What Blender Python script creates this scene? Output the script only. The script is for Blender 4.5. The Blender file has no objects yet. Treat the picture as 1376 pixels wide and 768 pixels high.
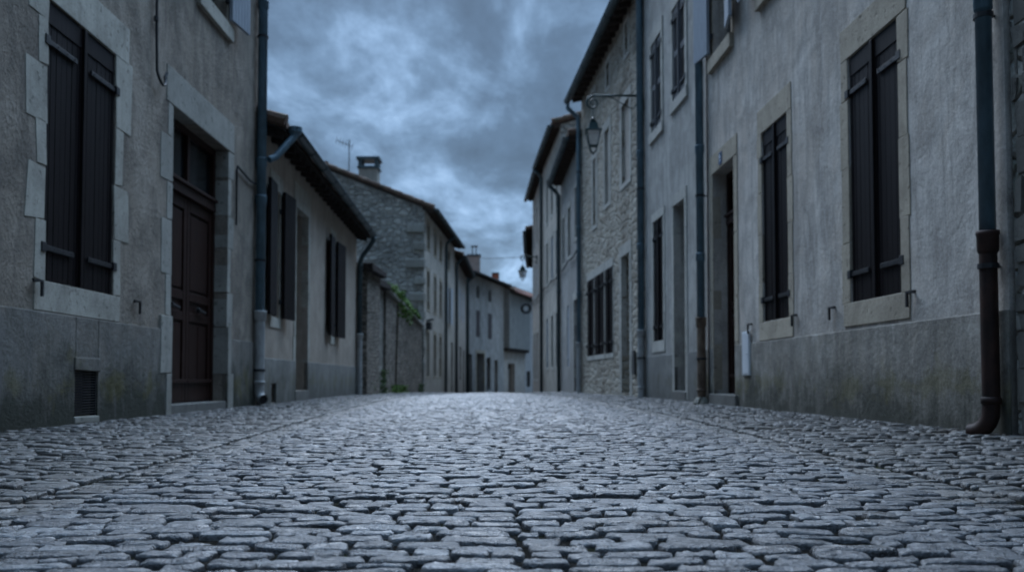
import bpy, bmesh, math, random
import numpy as np
from mathutils import Vector, Matrix
random.seed(7); rng = np.random.default_rng(7)
S = bpy.context.scene
C = S.collection
R = math.radians

# ------------------------------------------------------------------ materials
def srgb(h):
    return tuple(h) + (1,)

class NT:
    """small helper around a node tree"""
    def __init__(s, name):
        s.m = bpy.data.materials.new(name); s.m.use_nodes = True
        s.t = s.m.node_tree; s.n = s.t.nodes; s.l = s.t.links
        s.b = s.n['Principled BSDF']
        s.tc = s.n.new('ShaderNodeTexCoord')
    def link(s, a, b): s.l.new(a, b)
    def mapping(s, scale=(1,1,1), loc=(0,0,0), src=None):
        mp = s.n.new('ShaderNodeMapping'); mp.inputs['Scale'].default_value = scale; mp.inputs['Location'].default_value = loc
        s.link(src or s.tc.outputs['Object'], mp.inputs['Vector']); return mp.outputs['Vector']
    def noise(s, vec, scale, detail=4, rough=.55, dist=0):
        n = s.n.new('ShaderNodeTexNoise'); n.inputs['Scale'].default_value = scale; n.inputs['Detail'].default_value = detail
        n.inputs['Roughness'].default_value = rough; n.inputs['Distortion'].default_value = dist
        s.link(vec, n.inputs['Vector']); return n.outputs['Fac']
    def voro(s, vec, scale, feature='F1', rnd=1):
        n = s.n.new('ShaderNodeTexVoronoi'); n.feature = feature; n.inputs['Scale'].default_value = scale
        n.inputs['Randomness'].default_value = rnd
        s.link(vec, n.inputs['Vector']); return n
    def ramp(s, fac, stops, interp='LINEAR'):
        r = s.n.new('ShaderNodeValToRGB'); r.color_ramp.interpolation = interp
        el = r.color_ramp.elements
        while len(el) < len(stops): el.new(.5)
        for e, (p, c) in zip(el, stops):
            e.position = p; e.color = (c if isinstance(c, tuple) else (c, c, c)) + (1,)
        s.link(fac, r.inputs['Fac']); return r.outputs['Color']
    def mix(s, fac, a, b, mode='MIX'):
        m = s.n.new('ShaderNodeMix'); m.data_type = 'RGBA'; m.blend_type = mode
        for sock, v in ((m.inputs['Factor'], fac), (m.inputs['A'], a), (m.inputs['B'], b)):
            if hasattr(v, 'is_output'): s.link(v, sock)
            elif isinstance(v, tuple): sock.default_value = v + (1,)
            else: sock.default_value = v if sock.type == 'VALUE' else (v, v, v, 1)
        return m.outputs['Result']
    def math(s, op, a, b=0):
        m = s.n.new('ShaderNodeMath'); m.operation = op
        for i, v in enumerate((a, b)):
            if hasattr(v, 'is_output'): s.link(v, m.inputs[i])
            else: m.inputs[i].default_value = v
        return m.outputs[0]
    def bump(s, h, strength=.5, dist=.01, prev=None):
        b = s.n.new('ShaderNodeBump'); b.inputs['Strength'].default_value = strength; b.inputs['Distance'].default_value = dist
        s.link(h, b.inputs['Height'])
        if prev: s.link(prev, b.inputs['Normal'])
        return b.outputs['Normal']
    def done(s, col, rough=.8, nrm=None, spec=.3):
        if hasattr(col, 'is_output'): s.link(col, s.b.inputs['Base Color'])
        else: s.b.inputs['Base Color'].default_value = col + (1,)
        if hasattr(rough, 'is_output'): s.link(rough, s.b.inputs['Roughness'])
        else: s.b.inputs['Roughness'].default_value = rough
        s.b.inputs['Specular IOR Level'].default_value = spec
        if nrm: s.link(nrm, s.b.inputs['Normal'])
        return s.m

def plaster(name, c, dark, warm, grain=1.0, streak=.6, seed=0, patch=.5, moss=0, crack=.5):
    t = NT(name); v0 = t.mapping(loc=(seed*3.1, seed*1.7, seed*.9))
    big = t.noise(v0, .9, 6, .68, .9)
    mid = t.noise(v0, 3.2, 6, .62, .4)
    col = t.mix(t.ramp(big, [(.44, 0.0), (.56, 1.0)]), c, warm)
    col = t.mix(t.math('MULTIPLY', t.ramp(mid, [(.43, 0.0), (.63, 1.0)]), patch), col, dark)
    # runs of dirt washed down by rain
    st = t.noise(t.mapping((3.6, 3.6, .5), (seed, 0, 0)), 1.3, 7, .68, 1.1)
    col = t.mix(t.math('MULTIPLY', t.ramp(st, [(.48, 0.0), (.66, 1.0)]), streak), col, dark)
    st2 = t.noise(t.mapping((6, 6, .9), (seed*2, 4, 0)), 1.3, 6, .65, .9)
    light = tuple(min(1, x*1.25) for x in c)
    col = t.mix(t.math('MULTIPLY', t.ramp(st2, [(.55, 0.0), (.72, 1.0)]), streak*.6), col, light)
    # damp and grime that climbs unevenly out of the base of the wall
    sz = t.n.new('ShaderNodeSeparateXYZ'); t.link(t.tc.outputs['Object'], sz.inputs[0])
    dn = t.math('ADD', t.math('MULTIPLY', t.noise(v0, 1.3, 7, .68, .8), 1.5), t.math('MULTIPLY', t.noise(t.mapping((3, 3, .8), (seed, 7, 0)), 1.6, 6, .65, .5), .7))
    kd = t.math('SUBTRACT', dn, t.math('MULTIPLY', sz.outputs['Z'], .55))
    col = t.mix(t.math('MULTIPLY', t.ramp(kd, [(.52, 0.0), (.98, 1.0)]), .62), col, tuple(x*.9 for x in dark))
    fine = t.noise(v0, 55, 5, .7)
    col = t.mix(.34, col, t.ramp(fine, [(.3, tuple(x*.45 for x in c)), (.7, tuple(min(1, x*1.25) for x in c))]))
    sp = t.noise(v0, 13, 4, .75)
    col = t.mix(t.math('MULTIPLY', t.ramp(sp, [(.6, 0.0), (.75, 1.0)]), .45), col, dark)
    if crack:
        wn = t.n.new('ShaderNodeTexNoise'); wn.inputs['Scale'].default_value = 2.6; wn.inputs['Detail'].default_value = 6; wn.inputs['Roughness'].default_value = .7
        cv0 = t.mapping((1, 1, 1), (seed, seed, 1)); t.link(cv0, wn.inputs['Vector'])
        cr = t.voro(t.mix(.42, cv0, wn.outputs['Color'], 'ADD'), .9, 'DISTANCE_TO_EDGE')
        w = t.noise(v0, 4, 5, .7)
        # broken hairline cracks
        cm = t.math('MULTIPLY', t.ramp(cr.outputs['Distance'], [(0, 1.0), (.006, 0.0)]), t.ramp(w, [(.5, 0.0), (.58, 1.0)]))
        col = t.mix(t.math('MULTIPLY', cm, crack), col, tuple(x*.3 for x in dark))
    if moss:
        sx = t.n.new('ShaderNodeSeparateXYZ'); t.link(t.tc.outputs['Object'], sx.inputs[0])
        mn = t.noise(v0, 2.1, 6, .65, .5)
        k = t.math('SUBTRACT', t.math('MULTIPLY', t.math('ADD', t.math('MULTIPLY', mn, .6), t.math('MULTIPLY', t.noise(t.mapping((4.5, 4.5, .8), (seed, 2, 0)), 1.4, 6, .7, .4), .4)), 1.75), t.math('MULTIPLY', sx.outputs['Z'], .80))
        col = t.mix(t.math('MULTIPLY', t.ramp(k, [(.50, 0.0), (.80, 1.0)]), moss), col, (.045, .047, .036))
        gm = t.noise(v0, 3.7, 5, .6, .5)
        k2 = t.math('SUBTRACT', t.math('MULTIPLY', gm, 1.35), t.math('MULTIPLY', t.math('ABSOLUTE', t.math('SUBTRACT', sx.outputs['Z'], .30)), 1.3))
        col = t.mix(t.math('MULTIPLY', t.ramp(k2, [(.56, 0.0), (.74, 1.0)]), moss*.5), col, (.125, .110, .035))
    n = t.bump(t.noise(v0, 120, 4, .7), .55*grain, .006)
    n = t.bump(t.noise(v0, 28, 5, .65), .5*grain, .012, n)
    n = t.bump(mid, .5, .03, n)
    return t.done(col, .92, n, .15)

def limestone(name, c, dark, seed=0, pit=1.0):
    t = NT(name); v0 = t.mapping(loc=(seed, seed*2, 0))
    g = t.n.new('ShaderNodeNewGeometry')
    rnd = g.outputs['Random Per Island']
    col = t.mix(rnd, tuple(x*.80 for x in c), tuple(min(1, x*1.12) for x in c))
    a = t.noise(v0, 2.6, 6, .65, .5)
    col = t.mix(t.math('MULTIPLY', t.ramp(a, [(.44, 0.0), (.7, 1.0)]), .75), col, dark)
    st = t.noise(t.mapping((8, 8, .6), (seed, 0, 0)), 1.2, 4, .6)
    col = t.mix(t.math('MULTIPLY', t.ramp(st, [(.5, 0.0), (.72, 1.0)]), .45), col, dark)
    f = t.noise(v0, 45, 5, .7)
    col = t.mix(.3, col, t.ramp(f, [(.3, tuple(x*.5 for x in c)), (.7, tuple(min(1, x*1.2) for x in c))]))
    p = t.noise(v0, 17, 3, .6)
    pits = t.ramp(p, [(.30, 0.0), (.40, 1.0)])
    col = t.mix(t.math('MULTIPLY', t.math('SUBTRACT', 1.0, pits), .6), col, tuple(x*.5 for x in dark))
    n = t.bump(pits, .5*pit, .006); n = t.bump(f, .45, .006, n); n = t.bump(a, .5, .02, n)
    return t.done(col, .88, n, .2)

def rubble(name, scale, stones, mortar, seed=0, zs=1.6, depth=.05, cover=.35, gap=.06, moss=0):
    t = NT(name); v0 = t.mapping((1, 1, zs), (seed, seed*1.3, seed*.7))
    wob = t.n.new('ShaderNodeTexNoise'); wob.inputs['Scale'].default_value = scale*1.3; wob.inputs['Detail'].default_value = 3
    t.link(v0, wob.inputs['Vector'])
    vv = t.mix(.55/scale, v0, wob.outputs['Color'], 'ADD')
    e = t.voro(vv, scale, 'DISTANCE_TO_EDGE', .85); f = t.voro(vv, scale, 'F1', .85)
    sx = t.n.new('ShaderNodeSeparateColor'); t.link(f.outputs['Color'], sx.inputs[0])
    n1 = t.noise(v0, 14, 5, .65)
    col = t.ramp(sx.outputs[0], [(0.0, stones[0]), (.4, stones[1]), (.75, stones[2]), (1.0, stones[3])])
    col = t.mix(.4, col, t.ramp(n1, [(.3, tuple(x*.5 for x in stones[1])), (.7, tuple(min(1, x*1.25) for x in stones[2]))]))
    big = t.noise(v0, .8, 5, .6, .4)
    gapr = t.ramp(e.outputs['Distance'], [(gap*.35, 1.0), (gap, 0.0)])
    col = t.mix(gapr, col, mortar)
    # remains of an old render over the stones
    cov = t.ramp(t.noise(v0, 1.6, 6, .7, .5), [(.5, 0.0), (.6, 1.0)])
    col = t.mix(t.math('MULTIPLY', cov, cover), col, tuple(x*1.15 for x in mortar))
    col = t.mix(t.math('MULTIPLY', t.ramp(big, [(.5, 0.0), (.72, 1.0)]), .6), col, tuple(x*.45 for x in stones[0]))
    if moss:
        mm = t.ramp(t.noise(v0, 2.6, 5, .6), [(.56, 0.0), (.66, 1.0)])
        col = t.mix(t.math('MULTIPLY', mm, moss), col, (.045, .055, .025))
    hgt = t.ramp(e.outputs['Distance'], [(0.0, 0.0), (gap*1.6, .85), (.4, 1.0)])
    n = t.bump(hgt, .9, depth); n = t.bump(n1, .6, .015, n)
    return t.done(col, .93, n, .15)

def simple(name, c, rough=.6, nscale=0, var=.35, bump=0, spec=.4, metal=0, streak=None, c2=None):
    t = NT(name)
    v0 = t.mapping(streak or (1, 1, 1))
    col = c
    nrm = None
    if nscale:
        a = t.noise(v0, nscale, 5, .65)
        col = t.mix(t.ramp(a, [(.3, 0.0), (.7, 1.0)]), tuple(x*(1-var) for x in c), c2 or tuple(min(1, x*(1+var)) for x in c))
        if bump: nrm = t.bump(a, bump, .006)
    t.b.inputs['Metallic'].default_value = metal
    return t.done(col, rough, nrm, spec)

M = {}
M['roughcast'] = plaster('brown_roughcast', (.38, .33, .275), (.10, .086, .074), (.275, .235, .19), 2.4, .8, 1, .9, moss=0)
M['plinth_left'] = plaster('dark_damp_render', (.29, .275, .25), (.085, .083, .075), (.22, .19, .155), 1.5, .9, 2, .75, moss=.9)
M['pink_plaster'] = plaster('worn_pale_plaster', (.44, .375, .31), (.19, .16, .135), (.36, .305, .25), .9, .55, 3, .45)
M['plinth_low'] = plaster('grey_cement_render', (.30, .29, .265), (.12, .12, .11), (.25, .235, .21), .9, .7, 4, .5, moss=.5)
M['cream_plaster'] = plaster('pale_smooth_plaster', (.62, .575, .52), (.22, .20, .18), (.50, .435, .37), .8, .95, 5, .75, crack=.5)
M['plinth_right'] = plaster('grey_stained_render', (.46, .43, .38), (.10, .092, .08), (.32, .28, .225), 1.1, 1.0, 6, .85, moss=.8)
M['grey_plaster'] = plaster('pale_grey_plaster', (.47, .455, .42), (.20, .19, .175), (.37, .355, .33), .6, .9, 7, .7)
M['plinth_grey'] = plaster('grey_blue_render', (.28, .275, .255), (.13, .13, .125), (.23, .225, .21), .6, .75, 8, .5, moss=.4)
M['far_plaster'] = plaster('far_cream_plaster', (.60, .55, .48), (.22, .20, .17), (.42, .38, .33), .5, .6, 9, .5)
M['far_grey'] = plaster('far_grey_plaster', (.44, .42, .395), (.17, .165, .15), (.28, .27, .25), .5, .7, 10, .55)
M['far_warm'] = plaster('far_warm_plaster', (.49, .44, .385), (.20, .175, .15), (.38, .34, .295), .5, .65, 12, .5)
M['far_white'] = plaster('far_white_plaster', (.50, .48, .46), (.26, .25, .24), (.42, .40, .385), .5, .5, 11, .4)
M['limestone'] = limestone('pale_limestone', (.45, .425, .365), (.17, .155, .13), 1)
M['limestone_grey'] = limestone('grey_limestone', (.36, .345, .305), (.15, .145, .125), 2)
M['limestone_warm'] = limestone('warm_limestone', (.45, .39, .305), (.20, .17, .13), 3)
M['limestone_pale'] = limestone('clean_limestone', (.50, .48, .43), (.27, .255, .225), 4, .5)
M['rubble_pale'] = rubble('pale_rubble_stone', 4.8, [(.14,.11,.08), (.34,.30,.24), (.46,.42,.35), (.23,.19,.14)], (.46, .43, .37), 3, 1.5, .05, .3, .09)
M['rubble_gable'] = rubble('mossy_grey_rubble', 4.0, [(.15,.145,.13), (.33,.315,.28), (.50,.48,.43), (.22,.21,.19)], (.46, .44, .395), 8, 1.7, .10, .9, .09)
M['rubble_dark'] = rubble('narrow_brown_rubble', 5.0, [(.11,.095,.08), (.22,.185,.15), (.36,.315,.265), (.16,.135,.11)], (.11, .10, .085), 5, 2.6, .04, .15, .08, moss=.35)
M['rubble_near'] = rubble('rough_grey_rubble', 4.6, [(.16,.15,.13), (.27,.255,.22), (.34,.32,.28), (.22,.2,.17)], (.22, .205, .18), 11, 1.3, .05, .25, .09, moss=.4)
M['shutter'] = simple('dark_brown_painted_wood', (.0115, .0085, .009), .5, 4, .4, .15, .10, streak=(9, 9, .8))
M['shutter_far'] = simple('brown_painted_wood', (.04, .024, .022), .6, 4, .35, .1, .4, streak=(9, 9, .8))
M['shutter_blue'] = simple('faded_blue_grey_painted_wood', (.30, .33, .37), .6, 5, .25, .15, .35, streak=(12, 12, .8))
M['shutter_white'] = simple('pale_painted_wood', (.50, .53, .56), .6, 5, .2, .1, .35, streak=(12, 12, .8))
M['louvre'] = simple('weathered_grey_louvre', (.075, .078, .085), .6, 5, .35, .1, .4, streak=(12, 12, .8))
M['door'] = simple('dark_brown_door_wood', (.026, .011, .008), .5, 5, .45, .2, .15, streak=(10, 10, .7))
M['door_grey'] = simple('grey_brown_door_wood', (.16, .13, .105), .6, 5, .3, .15, .3, streak=(10, 10, .7))
M['iron'] = simple('black_wrought_iron', (.016, .016, .018), .5, 20, .4, .2, .5)
M['zinc'] = simple('blue_green_zinc_pipe', (.085, .150, .190), .38, 5, .35, .1, .55, streak=(2, 2, .8))
M['zinc_light'] = simple('grey_painted_pipe', (.34, .34, .33), .55, 6, .35, .15, .4, streak=(2, 2, .9))
M['rust'] = simple('rusty_cast_iron_pipe', (.022, .013, .011), .6, 7, .4, .4, .3, streak=(1, 1, .6), c2=(.060, .028, .020))
M['rust_pale'] = simple('flaking_rusty_pipe', (.075, .042, .030), .7, 9, .4, .3, .3, streak=(1, 1, .5), c2=(.24, .18, .13))
M['gutter'] = simple('dark_zinc_gutter', (.035, .060, .068), .42, 5, .3, .1, .5)
M['soffit'] = simple('weathered_soffit_wood', (.075, .056, .047), .85, 6, .5, .2, .2, streak=(3, 3, 3))
M['soffit_dark'] = simple('dark_soffit_wood', (.040, .032, .028), .85, 6, .5, .2, .2, streak=(3, 3, 3))
M['glass'] = simple('dark_window_glass', (.008, .010, .012), .15, 0, spec=.45)
M['window_wood'] = simple('grey_window_frame_wood', (.085, .083, .08), .6, 6, .3, .1, .3)
M['lamp_green'] = simple('dark_green_lamp_paint', (.012, .040, .040), .4, 8, .3, .1, .5)
M['lamp_glass'] = simple('milky_lamp_glass', (.88, .88, .88), .25, 3, .08, 0, .6)
M['white_box'] = simple('white_enamelled_box', (.66, .68, .70), .4, 5, .06, 0, .5)
M['blue_enamel'] = simple('blue_enamel_plate', (.025, .06, .14), .25, 0, spec=.6)
M['white_enamel'] = simple('white_enamel_numeral', (.75, .77, .8), .3, 0, spec=.5)
M['step'] = limestone('worn_step_stone', (.19, .182, .165), (.08, .077, .07), 7)
M['tuffeau'] = limestone('pier_stone', (.17, .16, .14), (.06, .057, .05), 9)
M['cable'] = simple('black_cable_sheath', (.012, .012, .014), .6)
M['brick'] = simple('red_brick_chimney', (.24, .10, .065), .9, 8, .35, .2, .1)

M['lamp_glass'].node_tree.nodes['Principled BSDF'].inputs['Transmission Weight'].default_value = .8
M['lamp_glass'].node_tree.nodes['Principled BSDF'].inputs['IOR'].default_value = 1.1
def mat_tile(name='lichened_clay_tile', k=1):
    t = NT(name); v0 = t.mapping()
    g = t.n.new('ShaderNodeNewGeometry')
    a = t.noise(v0, 3, 6, .7)
    col = t.ramp(a, [(.3, (.045*k, .042, .036)), (.5, (.15*k, .095, .072)), (.7, (.23*k, .165, .13))])
    b = t.noise(v0, 9, 5, .7)
    col = t.mix(t.math('MULTIPLY', t.ramp(b, [(.5, 0.0), (.62, 1.0)]), .7), col, (.10, .105, .075))
    return t.done(col, .9, t.bump(b, .6, .01), .15)
M['tile'] = mat_tile(); M['tile_red'] = mat_tile('weathered_red_tile', 1.6)

def mat_cobble(name, lo, mid, hi, seed):
    t = NT(name); v0 = t.mapping(loc=(seed, 0, 0))
    g = t.n.new('ShaderNodeNewGeometry')
    col = t.ramp(g.outputs['Random Per Island'], [(0, lo), (.35, mid), (.7, tuple(x*1.12 for x in mid)), (1, hi)])
    a = t.noise(v0, 24, 6, .7, .3)
    col = t.mix(t.math('MULTIPLY', t.ramp(a, [(.42, 0.0), (.68, 1.0)]), .7), col, tuple(x*.5 for x in mid))
    b = t.noise(v0, 150, 3, .6)
    col = t.mix(.42, col, t.ramp(b, [(.38, tuple(x*.25 for x in mid)), (.62, tuple(x*1.8 for x in mid))]))
    big = t.noise(v0, .75, 5, .6, .3)
    col = t.mix(t.math('MULTIPLY', t.ramp(big, [(.45, 0.0), (.65, 1.0)]), .40), col, tuple(x*.55 for x in mid))
    brown = t.noise(v0, 2.7, 4, .6, .3)
    col = t.mix(t.math('MULTIPLY', t.ramp(brown, [(.56, 0.0), (.68, 1.0)]), .35), col, (.12, .095, .07))
    pale = t.ramp(t.noise(v0, 38, 5, .75), [(.60, 0.0), (.70, 1.0)])
    col = t.mix(t.math('MULTIPLY', pale, .45), col, tuple(min(1, x*1.5) for x in hi))
    # earth and moss that creeps from the joints onto the sunken stones
    n = t.bump(t.noise(v0, 60, 5, .65), .8, .007); n = t.bump(a, .9, .014, n); n = t.bump(b, .6, .003, n)
    rg = t.ramp(t.noise(v0, 9, 5, .7), [(.32, .18), (.66, .46)])
    return t.done(col, rg, n, .85)
M['cobble'] = mat_cobble('grey_granite_cobble', (.018, .020, .022), (.080, .084, .090), (.30, .305, .31), 0)
M['cobble_side'] = mat_cobble('grey_brown_cobble', (.030, .029, .028), (.098, .096, .092), (.25, .245, .235), 5)

def mat_bed():
    t = NT('earth_joint'); v0 = t.mapping()
    a = t.noise(v0, 40, 6, .75); b = t.noise(v0, 3.2, 5, .65)
    col = t.ramp(a, [(.3, (.010, .010, .009)), (.58, (.022, .021, .019)), (.74, (.12, .112, .10))])
    col = t.mix(t.math('MULTIPLY', t.ramp(b, [(.54, 0.0), (.64, 1.0)]), .75), col, (.022, .028, .011))
    return t.done(col, 1.0, t.bump(a, 1.0, .03), .04)
M['bed'] = mat_bed()

def mat_leaf(name, a, b):
    t = NT(name); g = t.n.new('ShaderNodeNewGeometry')
    col = t.mix(g.outputs['Random Per Island'], a, b)
    return t.done(col, .6, None, .3)
M['leaf'] = mat_leaf('ivy_leaf', (.045, .10, .015), (.13, .22, .035))
M['weed'] = mat_leaf('weed_leaf', (.030, .055, .015), (.07, .12, .03))
M['tree_leaf'] = mat_leaf('tree_leaf', (.05, .075, .035), (.10, .13, .06))
M['bark'] = simple('bark', (.07, .055, .04), .9, 8, .4, .3, .1)

# ------------------------------------------------------------------ mesh helpers
class MB:
    def __init__(s): s.v = []; s.f = []
    def poly(s, pts):
        i = len(s.v); s.v += [tuple(p) for p in pts]; s.f.append(tuple(range(i, i+len(pts))))
    def hexa(s, p):          # 8 points: bottom 4 then top 4
        i = len(s.v); s.v += [tuple(q) for q in p]
        for f in ((0,3,2,1), (4,5,6,7), (0,1,5,4), (1,2,6,5), (2,3,7,6), (3,0,4,7)): s.f.append(tuple(i+k for k in f))
    def box(s, F, u0, u1, v0, v1, z0, z1, j=0):
        q = lambda: (random.uniform(-j, j) if j else 0)
        pts = []
        a = [(u0+q(), q()), (u1+q(), q())]; b = [(u0+q(), q()), (u1+q(), q())]
        for z, e in ((z0, a), (z1, b)):
            pts += [F(e[0][0], v0, z+e[0][1]), F(e[1][0], v0, z+e[1][1]), F(e[1][0], v1, z+e[1][1]), F(e[0][0], v1, z+e[0][1])]
        s.hexa(pts)
    def tube(s, pts, r, n=10, cap=True):
        pts = [Vector(p) for p in pts]; rs = r if isinstance(r, (list, tuple)) else [r]*len(pts)
        base = len(s.v); up = None
        for i, p in enumerate(pts):
            d = (pts[min(i+1, len(pts)-1)] - pts[max(i-1, 0)]).normalized()
            if up is None: up = Vector((0, 0, 1)) if abs(d.z) < .9 else Vector((1, 0, 0))
            a = d.cross(up).normalized(); b = a.cross(d).normalized(); up = b if abs(d.dot(b)) < .9 else up
            for k in range(n):
                t = 2*math.pi*k/n
                s.v.append(tuple(p + (a*math.cos(t) + b*math.sin(t))*rs[i]))
        for i in range(len(pts)-1):
            for k in range(n):
                a0 = base+i*n+k; a1 = base+i*n+(k+1) % n
                s.f.append((a0, a1, a1+n, a0+n))
        if cap:
            s.f.append(tuple(base+k for k in range(n))[::-1]); s.f.append(tuple(base+(len(pts)-1)*n+k for k in range(n)))
    def lathe(s, c, prof, n=12, rot=0):     # prof: (r, z)
        base = len(s.v)
        for r, z in prof:
            for k in range(n):
                t = 2*math.pi*(k+.5)/n+rot
                s.v.append((c[0]+r*math.cos(t), c[1]+r*math.sin(t), c[2]+z))
        for i in range(len(prof)-1):
            for k in range(n):
                a0 = base+i*n+k; a1 = base+i*n+(k+1) % n
                s.f.append((a0, a1, a1+n, a0+n))
        s.f.append(tuple(base+k for k in range(n))[::-1]); s.f.append(tuple(base+(len(prof)-1)*n+k for k in range(n)))
    def build(s, name, mat, parent=None, bevel=0, smooth=False, label=None, local=False, recalc=True):
        me = bpy.data.meshes.new(name)
        o = parent.matrix_world.translation if parent is not None and not local else Vector((0, 0, 0))
        if parent is not None and not local: o = base_of(parent)
        me.from_pydata([(a-o[0], b-o[1], c-o[2]) for a, b, c in s.v], [], s.f); me.materials.append(mat)
        if recalc:
            bm = bmesh.new(); bm.from_mesh(me); bmesh.ops.recalc_face_normals(bm, faces=bm.faces); bm.to_mesh(me); bm.free()
        ob = bpy.data.objects.new(name, me); C.objects.link(ob)
        if parent is not None: ob.parent = parent
        if bevel:
            b = ob.modifiers.new('bevel', 'BEVEL'); b.width = bevel; b.segments = 2; b.limit_method = 'ANGLE'
        if smooth:
            me.polygons.foreach_set('use_smooth', [True]*len(me.polygons))
        if label: ob['label'] = label
        return ob

def base_of(o):
    p = Vector(o.location)
    while o.parent: o = o.parent; p += Vector(o.location)
    return p

def thing(name, label, cat, loc, group=None):
    o = bpy.data.objects.new(name, None); C.objects.link(o); o.location = loc; o.empty_display_size = .3
    o['label'] = label; o['category'] = cat
    if group: o['group'] = group
    return o

class Frame:
    """facade frame: u along the wall going away, v out towards the street, z up. y() gives u from a distance"""
    def __init__(s, p0, p1, side):
        s.p = Vector((p0[0], p0[1], 0)); q = Vector((p1[0], p1[1], 0)); s.L = (q-s.p).length
        s.d = (q-s.p).normalized(); s.n = Vector((s.d.y, -s.d.x, 0))*side; s.side = side
    def __call__(s, u, v, z): r = s.p + s.d*u + s.n*v; return (r.x, r.y, z)
    def U(s, y): return (y - s.p.y)/s.d.y

# ------------------------------------------------------------------ facade pieces
def cells(L0, L1, z0, z1, ops):
    us = sorted({L0, L1, *[o[0] for o in ops], *[o[1] for o in ops]}); zs = sorted({z0, z1, *[o[2] for o in ops], *[o[3] for o in ops]})
    us = [u for u in us if L0 <= u <= L1]; zs = [z for z in zs if z0 <= z <= z1]
    for a, b in zip(us, us[1:]):
        for c, d in zip(zs, zs[1:]):
            mu, mz = (a+b)/2, (c+d)/2
            if not any(o[0] < mu < o[1] and o[2] < mz < o[3] for o in ops): yield a, b, c, d

def wall(F, parent, mat, H, ops, depth=6, zb=-.5, name='wall', gable=None, z_far=None):
    """front with openings and reveals, plus side and back walls"""
    m = MB(); L = F.L
    for a, b, c, d in cells(0, L, zb, H, ops): m.poly([F(a, 0, c), F(b, 0, c), F(b, 0, d), F(a, 0, d)])
    for o in ops:
        u0, u1, z0, z1, dp = o[:5]
        m.poly([F(u0, 0, z0), F(u0, -dp, z0), F(u0, -dp, z1), F(u0, 0, z1)])
        m.poly([F(u1, 0, z0), F(u1, -dp, z0), F(u1, -dp, z1), F(u1, 0, z1)])
        m.poly([F(u0, 0, z1), F(u1, 0, z1), F(u1, -dp, z1), F(u0, -dp, z1)])
        m.poly([F(u0, 0, z0), F(u1, 0, z0), F(u1, -dp, z0), F(u0, -dp, z0)])
        m.poly([F(u0, -dp, z0), F(u1, -dp, z0), F(u1, -dp, z1), F(u0, -dp, z1)])
    if gable is None: g = [(-depth, H)]
    else: g = gable            # list of (v, z) above the side walls
    prof = [(0, zb), (0, H)] + g + [(g[-1][0], zb)]
    for u in (0, L): m.poly([F(u, v, z) for v, z in prof])
    m.poly([F(0, g[-1][0], zb), F(L, g[-1][0], zb), F(L, g[-1][0], g[-1][1]), F(0, g[-1][0], g[-1][1])])
    return m.build(name, mat, parent, recalc=False)

def plinth(F, parent, mat, h, ops, pr=.018, u0=0, u1=None, zb=-.4, bevel=.008):
    m = MB(); u1 = F.L if u1 is None else u1
    cuts = sorted([(o[0], o[1]) for o in ops if o[2] < h])
    x = u0
    for a, b in cuts+[(u1, u1)]:
        if a-x > .02:
            n = max(1, int((a-x)/.5)); 
            # wavy hand-laid face
            us = [x+(a-x)*i/n for i in range(n+1)]
            m.box(F, x, a, -.05, pr, zb, h)
        x = b
    for o_ in ops:
        if o_[3] < h: m.box(F, o_[0], o_[1], -.05, pr, o_[3]+.004, h); m.box(F, o_[0], o_[1], -.05, pr, zb, o_[2]-.004)
    return m.build('plinth', mat, parent, bevel=bevel)

def surround(F, parent, mat, u0, u1, z0, z1, w=.12, alt=.07, pr=.012, lintel=.22, sill=.14, sillpr=0, near=False, bh=.42, name='window_surround', jit=.006, lin_ext=None):
    """jambs built of blocks of alternating width, one stone lintel, one sill"""
    m = MB(); g = .004
    for side in (0, 1):
        z = z0; k = random.randint(0, 1)
        while z < z1-.02:
            h = bh*random.uniform(.75, 1.25); zt = min(z+h, z1)
            if z1-zt < .15: zt = z1
            ww = w + (alt*random.uniform(.7, 1.3) if k % 2 else 0); k += 1
            if side == 0: m.box(F, u0-ww, u0, -.10, pr, z, zt-g, jit if near else .002)
            else: m.box(F, u1, u1+ww, -.10, pr, z, zt-g, jit if near else .002)
            z = zt
    le = w+alt*.6 if lin_ext is None else lin_ext
    if lintel: m.box(F, u0-le, u1+le, -.10, pr+.002, z1, z1+lintel, .008 if near else .002)
    if sill: m.box(F, u0-w*(1.1 if sillpr else .95), u1+w*(1.1 if sillpr else .95), -.10, pr+sillpr+.003, z0-sill, z0-g, .006 if near else .002)
    return m.build(name, mat, parent, bevel=.004)

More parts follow.
